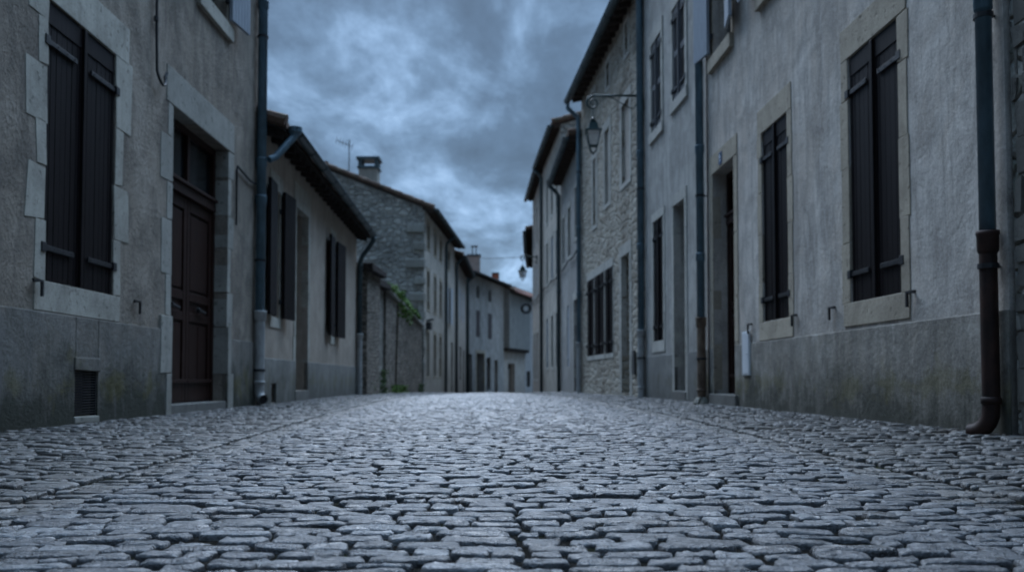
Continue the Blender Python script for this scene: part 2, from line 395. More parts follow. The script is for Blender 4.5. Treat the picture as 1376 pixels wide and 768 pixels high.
def leaf(parent, F, u, v, closed_dir, open_deg, w, z0, z1, mat, style='plank', straps=(.28, .22), hinge_iron=True, name='shutter', label=None, sub=True):
    """one shutter leaf hung at (u, v); closed_dir +1 when it closes away from the camera; open_deg 0 shut, 180 flat on the wall"""
    d = F.d*closed_dir; n = F.n; a = R(open_deg)
    dr = d*math.cos(a) + n*math.sin(a)
    sg = 1 if d.cross(n).z > 0 else -1
    ang = math.atan2(dr.y, dr.x)
    b = base_of(parent); p = F(u, v, z0)
    ob = None; m = MB(); th = .034; h = z1-z0
    G = lambda x, y, z: (x, y*sg, z)
    if style == 'plank':
        n_ = max(3, int(round(w/.078))); pw = w/n_
        for i in range(n_):
            g = .0035
            m.box(G, i*pw+g*.5, (i+1)*pw-g*.5, -th, random.uniform(-.0015, .0015), .002, h-.002)
        m.box(G, .004, w-.004, -th+.006, -.011, .004, h-.004)
        m.box(G, 0, w, -.002, .008, h-.15, h)               # top rail
        m.box(G, 0, .035, -.002, .006, 0, h-.152); m.box(G, w-.035, w, -.002, .006, 0, h-.152)
    elif style == 'louvre':
        sw = .055
        m.box(G, 0, sw, -th, 0, 0, h); m.box(G, w-sw, w, -th, 0, 0, h)
        for z in (0, h*.47, h-.09): m.box(G, sw, w-sw, -th, 0, z, z+.09)
        z = .10
        while z < h-.11:
            if not (h*.47-.03 < z < h*.47+.09):
                m.hexa([G(sw, -.030, z+.024), G(w-sw, -.030, z+.024), G(w-sw, -.004, z), G(sw, -.004, z), G(sw, -.030, z+.032), G(w-sw, -.030, z+.032), G(w-sw, -.004, z+.008), G(sw, -.004, z+.008)])
            z += .042
    else:
        m.box(G, 0, w, -th, 0, 0, h); m.box(G, 0, w, -.001, .012, h*.8, h*.86); m.box(G, 0, w, -.001, .012, h*.12, h*.18)
    ob = m.build(name, mat, parent, bevel=.002 if style == 'plank' else 0, local=True)
    ob.location = Vector(p)-b; ob.rotation_euler = (0, 0, ang)
    if label: ob['label'] = label
    if sub:
        for zz in (h-straps[0], straps[1]):
            s = MB()
            s.box(G, -.012, w*.80, .006, .020, zz-.018, zz+.018); s.box(G, -.050, .010, .004, .032, zz-.032, zz+.032)
            for kx in (.25, .5, .72): s.lathe(G(w*kx, .020, zz), [(.009, 0), (.009, .004)], 6)
            so = s.build('strap_hinge', M['iron'], ob, bevel=.003, local=True)
    return ob

def pair(parent, F, u0, u1, z0, z1, mat, v=-.018, style='plank', sub=True, mid=.014, straps=(.28, .22)):
    if sub:
        a = MB(); c = (u0+u1)/2; a.box(F, c-.022, c+.022, v-.002, v+.028, z0+.012, z1-.012); a.build('astragal', mat, parent, bevel=.004)
    w = (u1-u0)/2-mid/2
    leaf(parent, F, u0+.004, v, 1, 0, w-.004, z0+.006, z1-.006, mat, style, sub=sub, straps=straps)
    leaf(parent, F, u1-.004, v, -1, random.choice((0, 1.2)), w-.004, z0+.006, z1-.006, mat, style, sub=sub, straps=straps)

def hook(parent, F, u, z):
    m = MB()
    m.box(F, u-.075, u+.05, .03, .045, z-.006, z+.008); m.box(F, u+.028, u+.048, .03, .046, z-.10, z-.004); m.box(F, u-.01, u+.01, -.02, .032, z-.008, z+.006)
    m.build('shutter_catch', M['iron'], parent)

def window(parent, F, u0, u1, z0, z1, v=-.16, cross=True):
    f = MB(); t = .05
    for a, b, c, d in ((u0, u0+t, z0, z1), (u1-t, u1, z0, z1), (u0+t, u1-t, z0, z0+t), (u0+t, u1-t, z1-t, z1), ((u0+u1)/2-t/2, (u0+u1)/2+t/2, z0+t, z1-t)):
        f.box(F, a, b, v-.02, v+.02, c, d)
    if cross:
        for k in (1, 2): z = z0+(z1-z0)*k/3; f.box(F, u0+t, (u0+u1)/2-t/2, v-.01, v+.015, z-.012, z+.012); f.box(F, (u0+u1)/2+t/2, u1-t, v-.01, v+.015, z-.012, z+.012)
    w = f.build('window', M['window_wood'], parent)
    p = MB(); p.box(F, u0+.02, u1-.02, v-.014, v-.008, z0+.02, z1-.02); p.build('pane', M['glass'], w)
    return w

def gutter(parent, F, u0, u1, z, v, r=.07, mat=None):
    m = MB(); n = 8; base = []
    prof = [(v+r*math.cos(math.pi+math.pi*k/n), z+r*math.sin(math.pi+math.pi*k/n)) for k in range(n+1)]
    inner = [(v+(r-.006)*math.cos(2*math.pi-math.pi*k/n), z+(r-.006)*math.sin(2*math.pi-math.pi*k/n)) for k in range(n+1)]
    ring = prof + [(v+r+.012, z+.006), (v+r+.012, z-.006), (v+r-.001, z-.008)][:2] + inner
    i = 0
    for u in (u0, u1):
        m.v += [F(u, a, b) for a, b in ring]
    k = len(ring)
    for j in range(k): m.f.append((j, (j+1) % k, k+(j+1) % k, k+j))
    for u in (0, 1): m.f.append(tuple(range(u*k, u*k+n+1)))
    g = m.build('gutter', mat or M['gutter'], parent)
    u = u0+.3
    while u < u1:
        b = MB(); b.tube([F(u, v+(r+.006)*math.cos(math.pi+math.pi*t/8), z+(r+.006)*math.sin(math.pi+math.pi*t/8)) for t in range(9)], .006, 5); u += .9
        b.build('gutter_bracket', mat or M['gutter'], g)
    return g

def roof(parent, F, u0, u1, ze, over, vr, zr, vb=None, pitch=.21, rafter=.5, soffit='soffit', amp=.045, lift=.10, tile='tile'):
    """corrugated clay tile slope from the eave to the ridge, with a second slope behind, boards and rafter tails below"""
    m = MB(); n = max(2, int((u1-u0)/pitch)); sub = 6; nu = n*sub
    L = over-vr; rows = max(2, int(L/.38)); sl = (zr-ze)/(0-vr)     # rise per metre, ze is at the wall line
    zat = lambda v: ze - sl*v
    grid = []
    for j in range(rows+1):
        for e in ((0, 1) if 0 < j < rows else (0,)):
            v = over - L*j/rows; dz = .022 if (e == 1 or j == 0) else 0
            if j == rows: dz = 0
            row = []
            for i in range(nu+1):
                u = u0+(u1-u0)*i/nu; k = int(i/sub)
                jit = math.sin(k*12.9+j*4.1)*.010
                row.append(F(u, v + (math.sin(k*7.7)*.018 if j == 0 else 0), zat(v)+lift+dz+amp*abs(math.sin(math.pi*i/sub))+jit))
            grid.append(row)
    b = 0
    under = [[F(u0+(u1-u0)*i/nu, over-.0, zat(over)+lift-.03) for i in range(nu+1)]]
    for row in under+grid: m.v += row
    w = nu+1
    for j in range(len(grid)):
        for i in range(nu): m.f.append((j*w+i, j*w+i+1, (j+1)*w+i+1, (j+1)*w+i))
    # verge caps at both ends
    ends = []
    vb = vb if vb is not None else 2*vr
    zb = zr - sl*(vr-vb)
    m2 = MB()
    m.poly([F(u0, vr, zr+lift), F(u1, vr, zr+lift), F(u1, vb-.3, zb+lift-sl*.3), F(u0, vb-.3, zb+lift-sl*.3)])
    r = m.build('roof', M[tile], parent, recalc=False)
    # boards
    s = MB(); th = .03
    s.hexa([F(u0, over-.02, zat(over)+lift-.07), F(u1, over-.02, zat(over)+lift-.07), F(u1, vr, zr+lift-.07), F(u0, vr, zr+lift-.07),
            F(u0, over-.02, zat(over)+lift-.035), F(u1, over-.02, zat(over)+lift-.035), F(u1, vr, zr+lift-.035), F(u0, vr, zr+lift-.035)])
    s.hexa([F(u0, vb-.28, zb+lift-.07-sl*.28), F(u1, vb-.28, zb+lift-.07-sl*.28), F(u1, vr, zr+lift-.07), F(u0, vr, zr+lift-.07),
            F(u0, vb-.28, zb+lift-.035-sl*.28), F(u1, vb-.28, zb+lift-.035-sl*.28), F(u1, vr, zr+lift-.035), F(u0, vr, zr+lift-.035)])
    if rafter:
        u = u0+.1
        while u < u1-.08:
            q = random.uniform(-.015, .015)
            s.hexa([F(u, over-.07+q, zat(over-.07)+lift-.17), F(u+.075, over-.07+q, zat(over-.07)+lift-.17), F(u+.075, -.06, zat(-.06)+lift-.19), F(u, -.06, zat(-.06)+lift-.19),
                    F(u, over-.07+q, zat(over-.07)+lift-.071), F(u+.075, over-.07+q, zat(over-.07)+lift-.071), F(u+.075, -.06, zat(-.06)+lift-.071), F(u, -.06, zat(-.06)+lift-.071)])
            u += rafter*random.uniform(.93, 1.07)
    s.build('eave_boards', M[soffit], r)
    # verge tiles
    for u in (u0, u1):
        vg = MB(); pts = []
        nn = max(3, int(L/.36))
        for j in range(nn):
            va = over-L*j/nn; vb2 = over-L*(j+1)/nn-.03
            vg.tube([F(u, va, zat(va)+lift+.045), F(u, vb2, zat(vb2)+lift+.03)], [.085, .07], 8)
        nn = max(3, int((vr-vb)/.36))
        for j in range(nn):
            va = vr-(vr-vb)*j/nn; vb2 = vr-(vr-vb)*(j+1)/nn
            vg.tube([F(u, va, zr-sl*(vr-va)+lift+.03), F(u, vb2, zr-sl*(vr-vb2)+lift+.045)], [.07, .085], 8)
        vg.build('verge_tiles', M['tile'], r)
    rt = MB(); u = u0
    while u < u1-.1:
        rt.tube([F(u, vr, zr+lift+.06), F(min(u+.42, u1), vr, zr+lift+.045)], [.11, .09], 8); u += .38
    rt.build('ridge_tiles', M['tile'], r)
    return r

def pipe(parent, pts, r, mat, collars=(), name='downpipe', lower=None, brackets=(), F=None, bv=None, n=14):
    """pts from the top down; collars: heights; lower: (pts, r, mat, name)"""
    m = MB(); m.tube(pts, r, n)
    for z in collars:
        x, y = xy_at(pts, z)
        m.lathe((x, y, z), [(r*1.02, -.05), (r*1.16, -.042), (r*1.16, .036), (r*1.22, .04), (r*1.22, .055), (r*1.02, .06)], n)
    o = m.build(name, mat, parent, smooth=False)
    for p in o.data.polygons: p.use_smooth = len(p.vertices) == 4
    for z in brackets:
        b = MB(); x, y = xy_at(pts if z > pts[-1][2] else lower[0], z); rr = r*1.05 if z > pts[-1][2] else lower[1]*1.05
        b.lathe((x, y, z), [(rr, -.014), (rr+.007, -.014), (rr+.007, .014), (rr, .014)], n)
        q = Vector((x, y, z))
        b.tube([q-F.n*(rr), q-F.n*(rr+.09)], .008, 6); b.tube([q+F.d*rr, q+F.d*(rr+.03)], .009, 6)
        b.build('pipe_bracket', M['iron'], o)
    if lower:
        l = MB(); lp, lr, lm = lower[:3]; l.tube(lp, lr, n, cap=False)
        z = lp[0][2]; l.lathe(lp[0], [(lr*1.0, -.12), (lr*1.18, -.10), (lr*1.22, -.02), (lr*1.3, -.01), (lr*1.3, .01), (r*1.0, .012)], n)
        if len(lp) > 2:
            x, y = lp[1][:2]; l.lathe((x, y, lp[1][2]), [(lr, -.02), (lr*1.13, -.018), (lr*1.13, .018), (lr, .02)], n)
        lo = l.build('lower_pipe', lm, o)
        for p in lo.data.polygons: p.use_smooth = len(p.vertices) == 4
        d = MB(); e = Vector(lp[-1]); e2 = Vector(lp[-2]); k = (e2-e).normalized()
        d.tube([e+k*.012, e+k*.02], lr*.93, n); d.build('pipe_mouth', M['cable'], o)
    return o

def xy_at(pts, z):
    for a, b in zip(pts, pts[1:]):
        if min(a[2], b[2]) <= z <= max(a[2], b[2]) and abs(a[2]-b[2]) > 1e-6:
            t = (z-a[2])/(b[2]-a[2]); return a[0]+(b[0]-a[0])*t, a[1]+(b[1]-a[1])*t
    return pts[-1][0], pts[-1][1]

def arc(p, dirs, r, z, n=6):
    """quarter bend: from straight down at p into direction dirs"""
    out = []
    for k in range(n+1):
        a = math.pi/2*k/n
        out.append((p[0]+dirs[0]*r*(1-math.cos(a)), p[1]+dirs[1]*r*(1-math.cos(a)), z-r*math.sin(a)))
    return out

# ------------------------------------------------------------------ ground
def g(y):
    if y < 14: return 0.0
    if y < 60: return -.00046*(y-14)**2
    return -.00046*46**2 - .0423*(y-60)*.4
def interp(y, tab):
    for (a, b), (c, d) in zip(tab, tab[1:]):
        if y <= c: return b+(d-b)*max(0, min(1, (y-a)/(c-a)))
    return tab[-1][1]
XL = [(-3, -3.09), (10.9, -3.2), (19.4, -3.45), (20.5, -3.3), (29.4, -2.97), (38, -2.5), (46, -2.4), (50, -1.7), (55, -.5), (62, 1.0)]
XR = [(-3, 3.09), (5, 2.79), (11.3, 2.53), (15, 2.28), (21.4, 1.72), (26.8, 1.51), (32, 1.16), (37, .93), (44.8, 1.05), (50, 1.25), (62, 1.7)]
GL = [(-3, -1.40), (2.5, -1.45), (4.2, -1.53), (10, -1.98), (20, -2.45), (29, -2.25), (38, -1.9), (46, -1.8), (55, 0)]
GR = [(-3, 1.50), (4.2, 1.51), (8.3, 1.58), (13, 1.50), (20, 1.15), (30, .75), (40, .45), (55, .8)]
def gz(x, y):
    xl, xr, a, b = interp(y, XL), interp(y, XR), interp(y, GL), interp(y, GR)
    z = g(y)
    if x < a: t = (a-x)/(a-xl+1e-6); return z-.050+.070*min(t, 1.2)
    if x > b: t = (x-b)/(xr-b+1e-6); return z-.045+.080*min(t, 1.2)
    t = (x-a)/(b-a)*2-1
    return z-.048*(abs(t)**2.2)+.0

xs_far = [-400, -150, -60, -25, -12, -8]; xs = xs_far+[-5+i*.125 for i in range(81)]+[-q for q in xs_far[::-1]]
ys = [-60, -20, -8]+[-3+i*.2 for i in range(0, 216)]+[41, 44, 48, 55, 62, 80, 120, 250, 600, 1500]
v = [(x, y, gz(max(-5, min(5, x)), y)-.011) for y in ys for x in xs]; w = len(xs)
f = [(j*w+i, j*w+i+1, (j+1)*w+i+1, (j+1)*w+i) for j in range(len(ys)-1) for i in range(w-1)]
me = bpy.data.meshes.new('ground'); me.from_pydata(v, [], f); me.materials.append(M['bed'])
o = bpy.data.objects.new('ground', me); C.objects.link(o); o['kind'] = 'structure'

def cobbles(name, quads, mat, K, rings, dome=.012, jit=.05):
    """quads: arrays of 4 corner xy; every stone a rounded irregular block with a worn top"""
    Q = np.array(quads); N = len(Q)
    t = 2*np.pi*(np.arange(K)+.5)/K
    e = .34
    cx = np.sign(np.cos(t))*np.abs(np.cos(t))**e; cy = np.sign(np.sin(t))*np.abs(np.sin(t))**e
    V = []; 
    noise = 1+rng.normal(0, jit, (N, K)); noise = (noise+np.roll(noise, 1, 1))/2
    tilt = rng.normal(0, .022, (N, 2)); dh = rng.normal(0, .0022, N) - (rng.random(N) < .05)*.007
    size = np.sqrt(np.abs((Q[:, 2, 0]-Q[:, 0, 0])*(Q[:, 2, 1]-Q[:, 0, 1])))
    cen = Q.mean(1)
    gzc = np.array([gz(c[0], c[1]) for c in cen])
    def bil(a, b):
        a = (a+1)/2; b = (b+1)/2
        return (Q[:, None, 0]*((1-a)*(1-b))[..., None] + Q[:, None, 1]*(a*(1-b))[..., None] + Q[:, None, 2]*(a*b)[..., None] + Q[:, None, 3]*((1-a)*b)[..., None])
    for sc, dz in rings:
        a = cx[None]*noise*sc; b = cy[None]*noise*sc
        P = bil(a, b)
        rel = P-cen[:, None]
        z = gzc[:, None]+dh[:, None]+dz+rel[..., 0]*tilt[:, :1]+rel[..., 1]*tilt[:, 1:]
        if sc < .95 and dz > -.02: z = z+rng.normal(0, .0016, (N, K))
        V.append(np.concatenate([P, z[..., None]], 2))
    c = np.concatenate([cen, (gzc+dh+rings[-1][1]+.001)[:, None]], 1)[:, None]
    V = np.concatenate(V+[c], 1)      # N, rings*K+1, 3
    per = V.shape[1]; nr = len(rings)
    fq = []
    for r in range(nr-1):
        for k in range(K): fq.append((r*K+k, r*K+(k+1) % K, (r+1)*K+(k+1) % K, (r+1)*K+k))
    ft = [((nr-1)*K+k, (nr-1)*K+(k+1) % K, per-1) for k in range(K)]
    off = (np.arange(N)*per)[:, None, None]
    fq = (np.array(fq)[None]+off).reshape(-1, 4); ft = (np.array(ft)[None]+off).reshape(-1, 3)
    me = bpy.data.meshes.new(name)
    me.vertices.add(N*per); me.vertices.foreach_set('co', V.reshape(-1).astype(np.float32))
    nl = fq.size+ft.size
    me.loops.add(nl); me.loops.foreach_set('vertex_index', np.concatenate([fq.reshape(-1), ft.reshape(-1)]).astype(np.int32))
    npoly = len(fq)+len(ft); me.polygons.add(npoly)
    ls = np.concatenate([np.arange(len(fq))*4, fq.size+np.arange(len(ft))*3]).astype(np.int32)
    me.polygons.foreach_set('loop_start', ls)
    me.polygons.foreach_set('use_smooth', np.ones(npoly, bool))
    me.update(calc_edges=True); me.validate()
    me.materials.append(mat)
    ob = bpy.data.objects.new(name, me); C.objects.link(ob); ob['kind'] = 'structure'
    return ob

def rows(y0, y1, xa, xb, dx, dy, shear=0, curve=0, gapx=.011, gapy=.014, anchor=None, rough=.015):
    """irregular courses across the street between xa(y) and xb(y)"""
    out = []
    y = y0
    ph = [random.uniform(0, 6) for _ in range(4)]
    def wob(x, yy): return .014*math.sin(x*2.1+ph[0]+yy*.7)+.010*math.sin(x*5.3+ph[1]+yy*1.9)+.008*math.sin(x*11+yy*3.1+ph[2])
    def Y(x, yy, a): return yy+wob(x, yy)+shear*abs(x-a)+curve*(x-a)**2
    while y < y1:
        k = 1 if y < 14 else 1+(y-14)*.03
        h = dy*random.uniform(.78, 1.28)*k
        a = xa(y); b = xb(y); anc = anchor(y) if anchor else (a+b)/2
        x = a+random.uniform(-.1, 0)*(1)
        while x < b:
            wdt = dx*random.choice((.62, .8, .95, 1, 1.1, 1.3, 1.55))*random.uniform(.9, 1.1)*k
            x2 = x+wdt
            if b-x2 < dx*.45: x2 = b
            x0_ = max(x, a)
            if x2-x0_ > dx*.25:
                j = lambda: random.uniform(-rough, rough)*.6
                hh = h*random.uniform(.93, 1.03)
                gx, gy = gapx*random.uniform(.4, 1.7), gapy*random.uniform(.4, 1.8)
                out.append([(x0_+gx/2+j(), Y(x0_, y, anc)+gy/2+j()*.5), (x2-gx/2+j(), Y(x2, y, anc)+gy/2+j()*.5), (x2-gx/2+j(), Y(x2, y, anc)+hh-gy/2+j()*.5), (x0_+gx/2+j(), Y(x0_, y, anc)+hh-gy/2+j()*.5)])
            x = x2
        y += h
    return out
NEAR = [(1.0, -.045), (.995, -.008), (.96, -.0015), (.88, .0005), (.5, .001)]
FAR = [(1.0, -.04), (1.0, -.008), (.94, -.001), (.5, .001)]
gl = lambda y: interp(y, GL); gr = lambda y: interp(y, GR)
def split(q):
    n = [c for c in q if c[0][1] < 9]; f_ = [c for c in q if c[0][1] >= 9]; return n, f_
q = rows(.6, 40, lambda y: gl(y)+.108, lambda y: gr(y)-.108, .122, .066, curve=.012)
n_, f_ = split(q)
cobbles('road', n_, M['cobble'], 18, NEAR); cobbles('road', f_, M['cobble'], 10, FAR)
# gutters: stones laid lengthwise
for fn in (gl, gr): cobbles('gutter', rows(-1.2, 38, lambda y, fn=fn: fn(y)-.095, lambda y, fn=fn: fn(y)+.095, .13, .085, rough=.014), M['cobble_side'], 14, NEAR)
ql = rows(-1.2, 38, lambda y: interp(y, XL)-.02, lambda y: gl(y)-.108, .165, .078, shear=.30, anchor=lambda y: gl(y)-.13)
qr = rows(-1.2, 38, lambda y: gr(y)+.108, lambda y: interp(y, XR)+.02, .165, .078, shear=.30, anchor=lambda y: gr(y)+.13)
for q in (ql, qr):
    n_, f_ = split(q)
    cobbles('pavement', n_, M['cobble_side'], 16, NEAR); cobbles('pavement', f_, M['cobble_side'], 10, FAR)

# ------------------------------------------------------------------ houses, left side
GH = 'terraced stone and plaster houses lining the street'
# 1 near left house
F = Frame((-2.971, -14.0), (-3.183, 10.92), 1); U = F.U
H = thing('house', 'tall brown roughcast house at the near left with shuttered window and deep double door', 'house', F(0, 0, 0), GH)
win = (U(5.86), U(6.90), 1.0, 2.915, .12); dor = (U(8.10), U(9.74), .10, 2.89, .23); upw = (U(8.80), U(9.62), 4.27, 5.75, .2)
up2 = (U(5.9), U(6.8), 4.27, 5.75, .2); near = (U(2.2), U(3.2), 1.0, 2.9, .12); vt = (U(6.29), U(6.64), .07, .40, .1)
ops = [win, dor, upw, up2, near, vt]
wall(F, H, M['roughcast'], 7.0, ops, 7)
pl = plinth(F, H, M['plinth_left'], .79, [dor, vt], u1=U(10.85))
surround(F, H, M['limestone'], *win[:4], w=.13, alt=.15, pr=.005, lintel=.30, sill=.20, near=True, bh=.40, jit=.018)
surround(F, H, M['limestone'], *near[:4], w=.13, alt=.16, pr=.014, lintel=.30, sill=.20, near=True, bh=.40, jit=.018)
pair(H, F, *win[:4], M['shutter']); pair(H, F, *near[:4], M['shutter'])
hook(H, F, U(5.74), .985); hook(H, F, U(7.30), .985)
# door surround: tall lintel with vertical tool marks, quoined jambs
m = MB()
for s in (0, 1):
    z = .0; k = s
    for h in (.40, .52, .38, .50, .36, .42, .36):
        zt = min(z+h, 2.888)
        ww = .13+(.13 if k % 2 else 0)*random.uniform(.8, 1.2); k += 1; e = .026 if z < .75 else .006
        if s == 0: m.box(F, dor[0]-ww, dor[0]+.001, -.22, e, z, zt-.004, .008)
        else: m.box(F, dor[1]-.001, dor[1]+ww*.8, -.22, e, z, zt-.004, .008)
        z = zt
m.box(F, dor[0]-.17, dor[1]+.19, -.22, .008, 2.89, 3.225, .004)
m.build('door_surround', M['limestone_grey'], H, bevel=.008)
m = MB(); m.box(F, dor[0]+.0, dor[1]-.0, -.3, .01, -.1, .098, .004); m.build('door_step', M['step'], H, bevel=.01)
def double_door(H, F, u0, u1, z0, z1, v, mat, transom, handles=True, single=False):
    fr = MB(); t = .07
    for a, b, c, d in ((u0, u0+t, z0, z1), (u1-t, u1, z0, z1), (u0+t, u1-t, z1-t, z1)): fr.box(F, a, b, v-.04, v+.03, c, d)
    fr.box(F, u0+t, u1-t, v-.04, v+.06, transom, transom+.10); fr.box(F, u0+t, u1-t, v-.03, v+.085, transom+.102, transom+.135)
    mid = (u0+u1)/2
    if not single: fr.box(F, mid-.035, mid+.035, v-.03, v+.025, transom+.137, z1-t)
    fo = fr.build('door_frame', mat, H, bevel=.004)
    gl_ = MB(); gl_.box(F, u0+t, u1-t, v-.02, v-.012, transom+.10, z1-t+.01); gl_.build('pane', M['glass'], fo)
    leaves = [(u0+t+.003, u1-t-.003)] if single else [(u0+t+.003, mid-.004), (mid+.004, u1-t-.003)]
    for a, b in leaves:
        d = MB(); zt = transom-.004; s = .085
        d.box(F, a, b, v-.035, v-.005, z0+.01, zt)                       # back board
        d.box(F, a, a+s, v-.004, v+.018, z0+.01, zt); d.box(F, b-s, b, v-.004, v+.018, z0+.01, zt)
        hh = zt-z0
        for z, h_ in ((z0+.01, .20), (z0+hh*.40, .09), (z0+hh*.50, .09), (zt-.12, .12)): d.box(F, a+s+.001, b-s-.001, v-.004, v+.018, z, z+h_)
        # raised panels
        for p0, p1 in ((z0+.24, z0+hh*.40-.03), (z0+hh*.50+.12, zt-.15)):
            if p0 < z0+hh*.3:
                mm = (a+b)/2
                d.box(F, a+s+.03, mm-.012, v-.004, v+.008, p0, p1); d.box(F, mm+.012, b-s-.03, v-.004, v+.008, p0, p1)
            else: d.box(F, a+s+.03, b-s-.03, v-.004, v+.010, p0, p1)
        d.box(F, a-.0, b+.0, v+.019, v+.045, z0+.20, z0+.24)              # weather bar
        do = d.build('door', mat, H, bevel=.005)
        if handles:
            k = MB(); zc = z0+hh*.45+.03
            k.tube([F((a+b)/2-.05, v+.02, zc), F((a+b)/2-.05, v+.045, zc)], .03, 10); k.tube([F((a+b)/2-.10, v+.05, zc), F((a+b)/2+.10, v+.05, zc-.02)], .016, 8)
            k.build('handle', M['iron'], do)
double_door(H, F, dor[0], dor[1], .10, 2.89, -.17, M['door'], 2.18)
# vent grille in the plinth
m = MB()
for k in range(16): z = .085+k*.0195; m.box(F, vt[0]+.01, vt[1]-.01, -.03, .002, z, z+.009)
m.box(F, vt[0], vt[0]+.014, -.03, .006, .07, .40); m.box(F, vt[1]-.014, vt[1], -.03, .006, .07, .40)
m.build('vent_grille', M['iron'], H)
m = MB(); m.box(F, vt[0]-.02, vt[1]+.03, -.02, .03, .402, .50, .008); m.build('vent_lintel', M['plinth_left'], H, bevel=.008)
m = MB(); m.box(F, vt[0]-.01, vt[1]+.02, -.02, .028, .02, .068, .004); m.build('vent_sill', M['limestone_grey'], H, bevel=.008)
# upper windows
for w_ in (upw, up2):
    window(H, F, w_[0], w_[1], w_[2], w_[3])
    surround(F, H, M['limestone'], *w_[:4], w=.12, alt=.05, pr=.012, lintel=.2, sill=.16, sillpr=.03, near=True)
    for s, uu in ((1, w_[0]), (-1, w_[1])):
        leaf(H, F, uu, .035, s, 171, .44, w_[2]+.05, w_[3]-.03, M['shutter_blue'], label='faded blue-grey shutter leaf folded back against the wall')
# wires and a hook on the wall
m = MB(); uc = U(7.6)
pts = [F(uc-.01, .03, 6.4), F(uc, .03, 4.4), F(uc+.01, .03, 3.4)]+[F(uc+.02+.09*(1-math.cos(a)), .035+.02*math.sin(a), 3.05-.10*math.sin(a)) for a in [math.pi*k/8 for k in range(9)]]+[F(uc+.235, .04, 3.10)]
m.tube(pts, .013, 8)
for z in (5.6, 4.6, 3.75, 3.5): m.tube([F(uc, .028, z-.02), F(uc, .028, z+.02)], .021, 8)
m.build('wall_conduit', M['iron'], H)
m = MB(); m.tube([F(U(9.98), .022, 2.1), F(U(9.98), .022, 2.72), F(U(10.0), .025, 2.78), F(U(10.5), .03, 2.72), F(U(10.75), .03, 2.74)], .012, 8); m.build('wall_cable', M['cable'], H)
roof(H, F, -.1, F.L+.1, 7.0, .45, -3.5, 8.2, vb=-7, rafter=.5)
gutter(H, F, -.1, F.L+.15, 6.98, .50)
# corner downpipe
up_ = U(10.80); pv = .075
top = [F(up_, .45, 6.9), F(up_, .35, 6.75), F(up_, pv+.06, 6.55), F(up_, pv, 6.4), F(up_, pv, 1.12)]
low = [F(up_, pv, 1.17), F(up_, pv, .30)]+arc(F(up_, pv, 0), (F.n.x*.7-F.d.x*.6, F.n.y*.7-F.d.y*.6), .11, .20)
P_ = pipe(H, top, .058, M['zinc'], collars=(5.0, 3.02, 2.55), lower=(low, .062, M['zinc_light']), brackets=(4.6, 1.8, .45), F=F)

# 2 low house
F = Frame((-3.13, 10.93), (-3.43, 19.30), 1); U = F.U
H = thing('house', 'low plastered house with open dark shutters and tiled eave, left', 'house', F(0, 0, 0), GH)
w1 = (U(11.46), U(11.88), 1.16, 2.86, .18); d1 = (U(12.95), U(13.85), .17, 2.90, .32); w2 = (U(16.05), U(16.34), 1.12, 2.88, .18); vt = (U(11.45), U(11.72), .03, .28, .12)
ops = [w1, d1, w2, vt]
wall(F, H, M['pink_plaster'], 3.52, ops, gable=[(-3.3, 4.6), (-6.6, 3.5)])
plinth(F, H, M['plinth_low'], .61, [d1, vt])
m = MB(); m.box(F, vt[0], vt[1], -.09, -.05, .03, .28); m.build('vent_grille', M['iron'], H)
surround(F, H, M['limestone'], *w1[:4], w=.12, alt=.05, lintel=.22, sill=.14)
surround(F, H, M['limestone'], *w2[:4], w=.12, alt=.05, lintel=.22, sill=.14)
surround(F, H, M['limestone'], d1[0], d1[1], .17, 2.90, w=.13, alt=.05, lintel=.36, sill=0, name='door_surround')
m = MB(); m.box(F, d1[0]-.05, d1[1]+.05, -.3, .03, -.1, .165); m.build('door_step', M['step'], H, bevel=.008)
double_door(H, F, d1[0], d1[1], .17, 2.9, -.26, M['door_grey'], 2.3, single=True)
for w_ in (w1, w2): window(H, F, *w_[:4])
for w_, a, lw in ((w1, (177, 175), .45), (w2, (177, 176), .60)):
    leaf(H, F, w_[0]-.02, .042, 1, a[0], lw, w_[2]+.0, w_[3]+.03, M['shutter'])
    leaf(H, F, w_[1]+.02, .042, -1, a[1], lw+.04, w_[2]+.0, w_[3]+.03, M['shutter'])
roof(H, F, -.05, F.L+.12, 3.52, .30, -3.3, 4.6, vb=-6.6, rafter=.38, soffit='soffit_dark')
gutter(H, F, .06, F.L+.12, 3.53, .36, r=.06)
ue = F.L-.03
top = [F(ue+.05, .37, 3.50), F(ue+.05, .36, 3.40), F(ue+.04, .25, 3.22), F(ue+.03, .12, 3.05), F(ue, .08, 2.9), F(ue, .08, 1.3)]
pipe(H, top, .055, M['gutter'], collars=(2.8,), lower=([F(ue, .08, 1.33), F(ue, .08, .2), F(ue, .08, -.02)], .06, M['zinc_light']), brackets=(2.2,), F=F)
# swan neck from the low gutter into the corner pipe of the tall house
m = MB(); a = Vector(F(.14, .37, 3.50)); b = Vector(F(-.13, .11, 3.06)); 
m.tube([a, a+Vector((0, 0, -.06)), a.lerp(b, .35)+Vector((0, 0, -.06)), a.lerp(b, .75)+Vector((0, 0, -.06)), b], .045, 12); m.lathe(tuple(a+Vector((0, 0, -.02))), [(.05, -.04), (.09, .0), (.09, .06), (.05, .06)], 10)
o = m.build('swan_neck', M['zinc'], H, smooth=False)

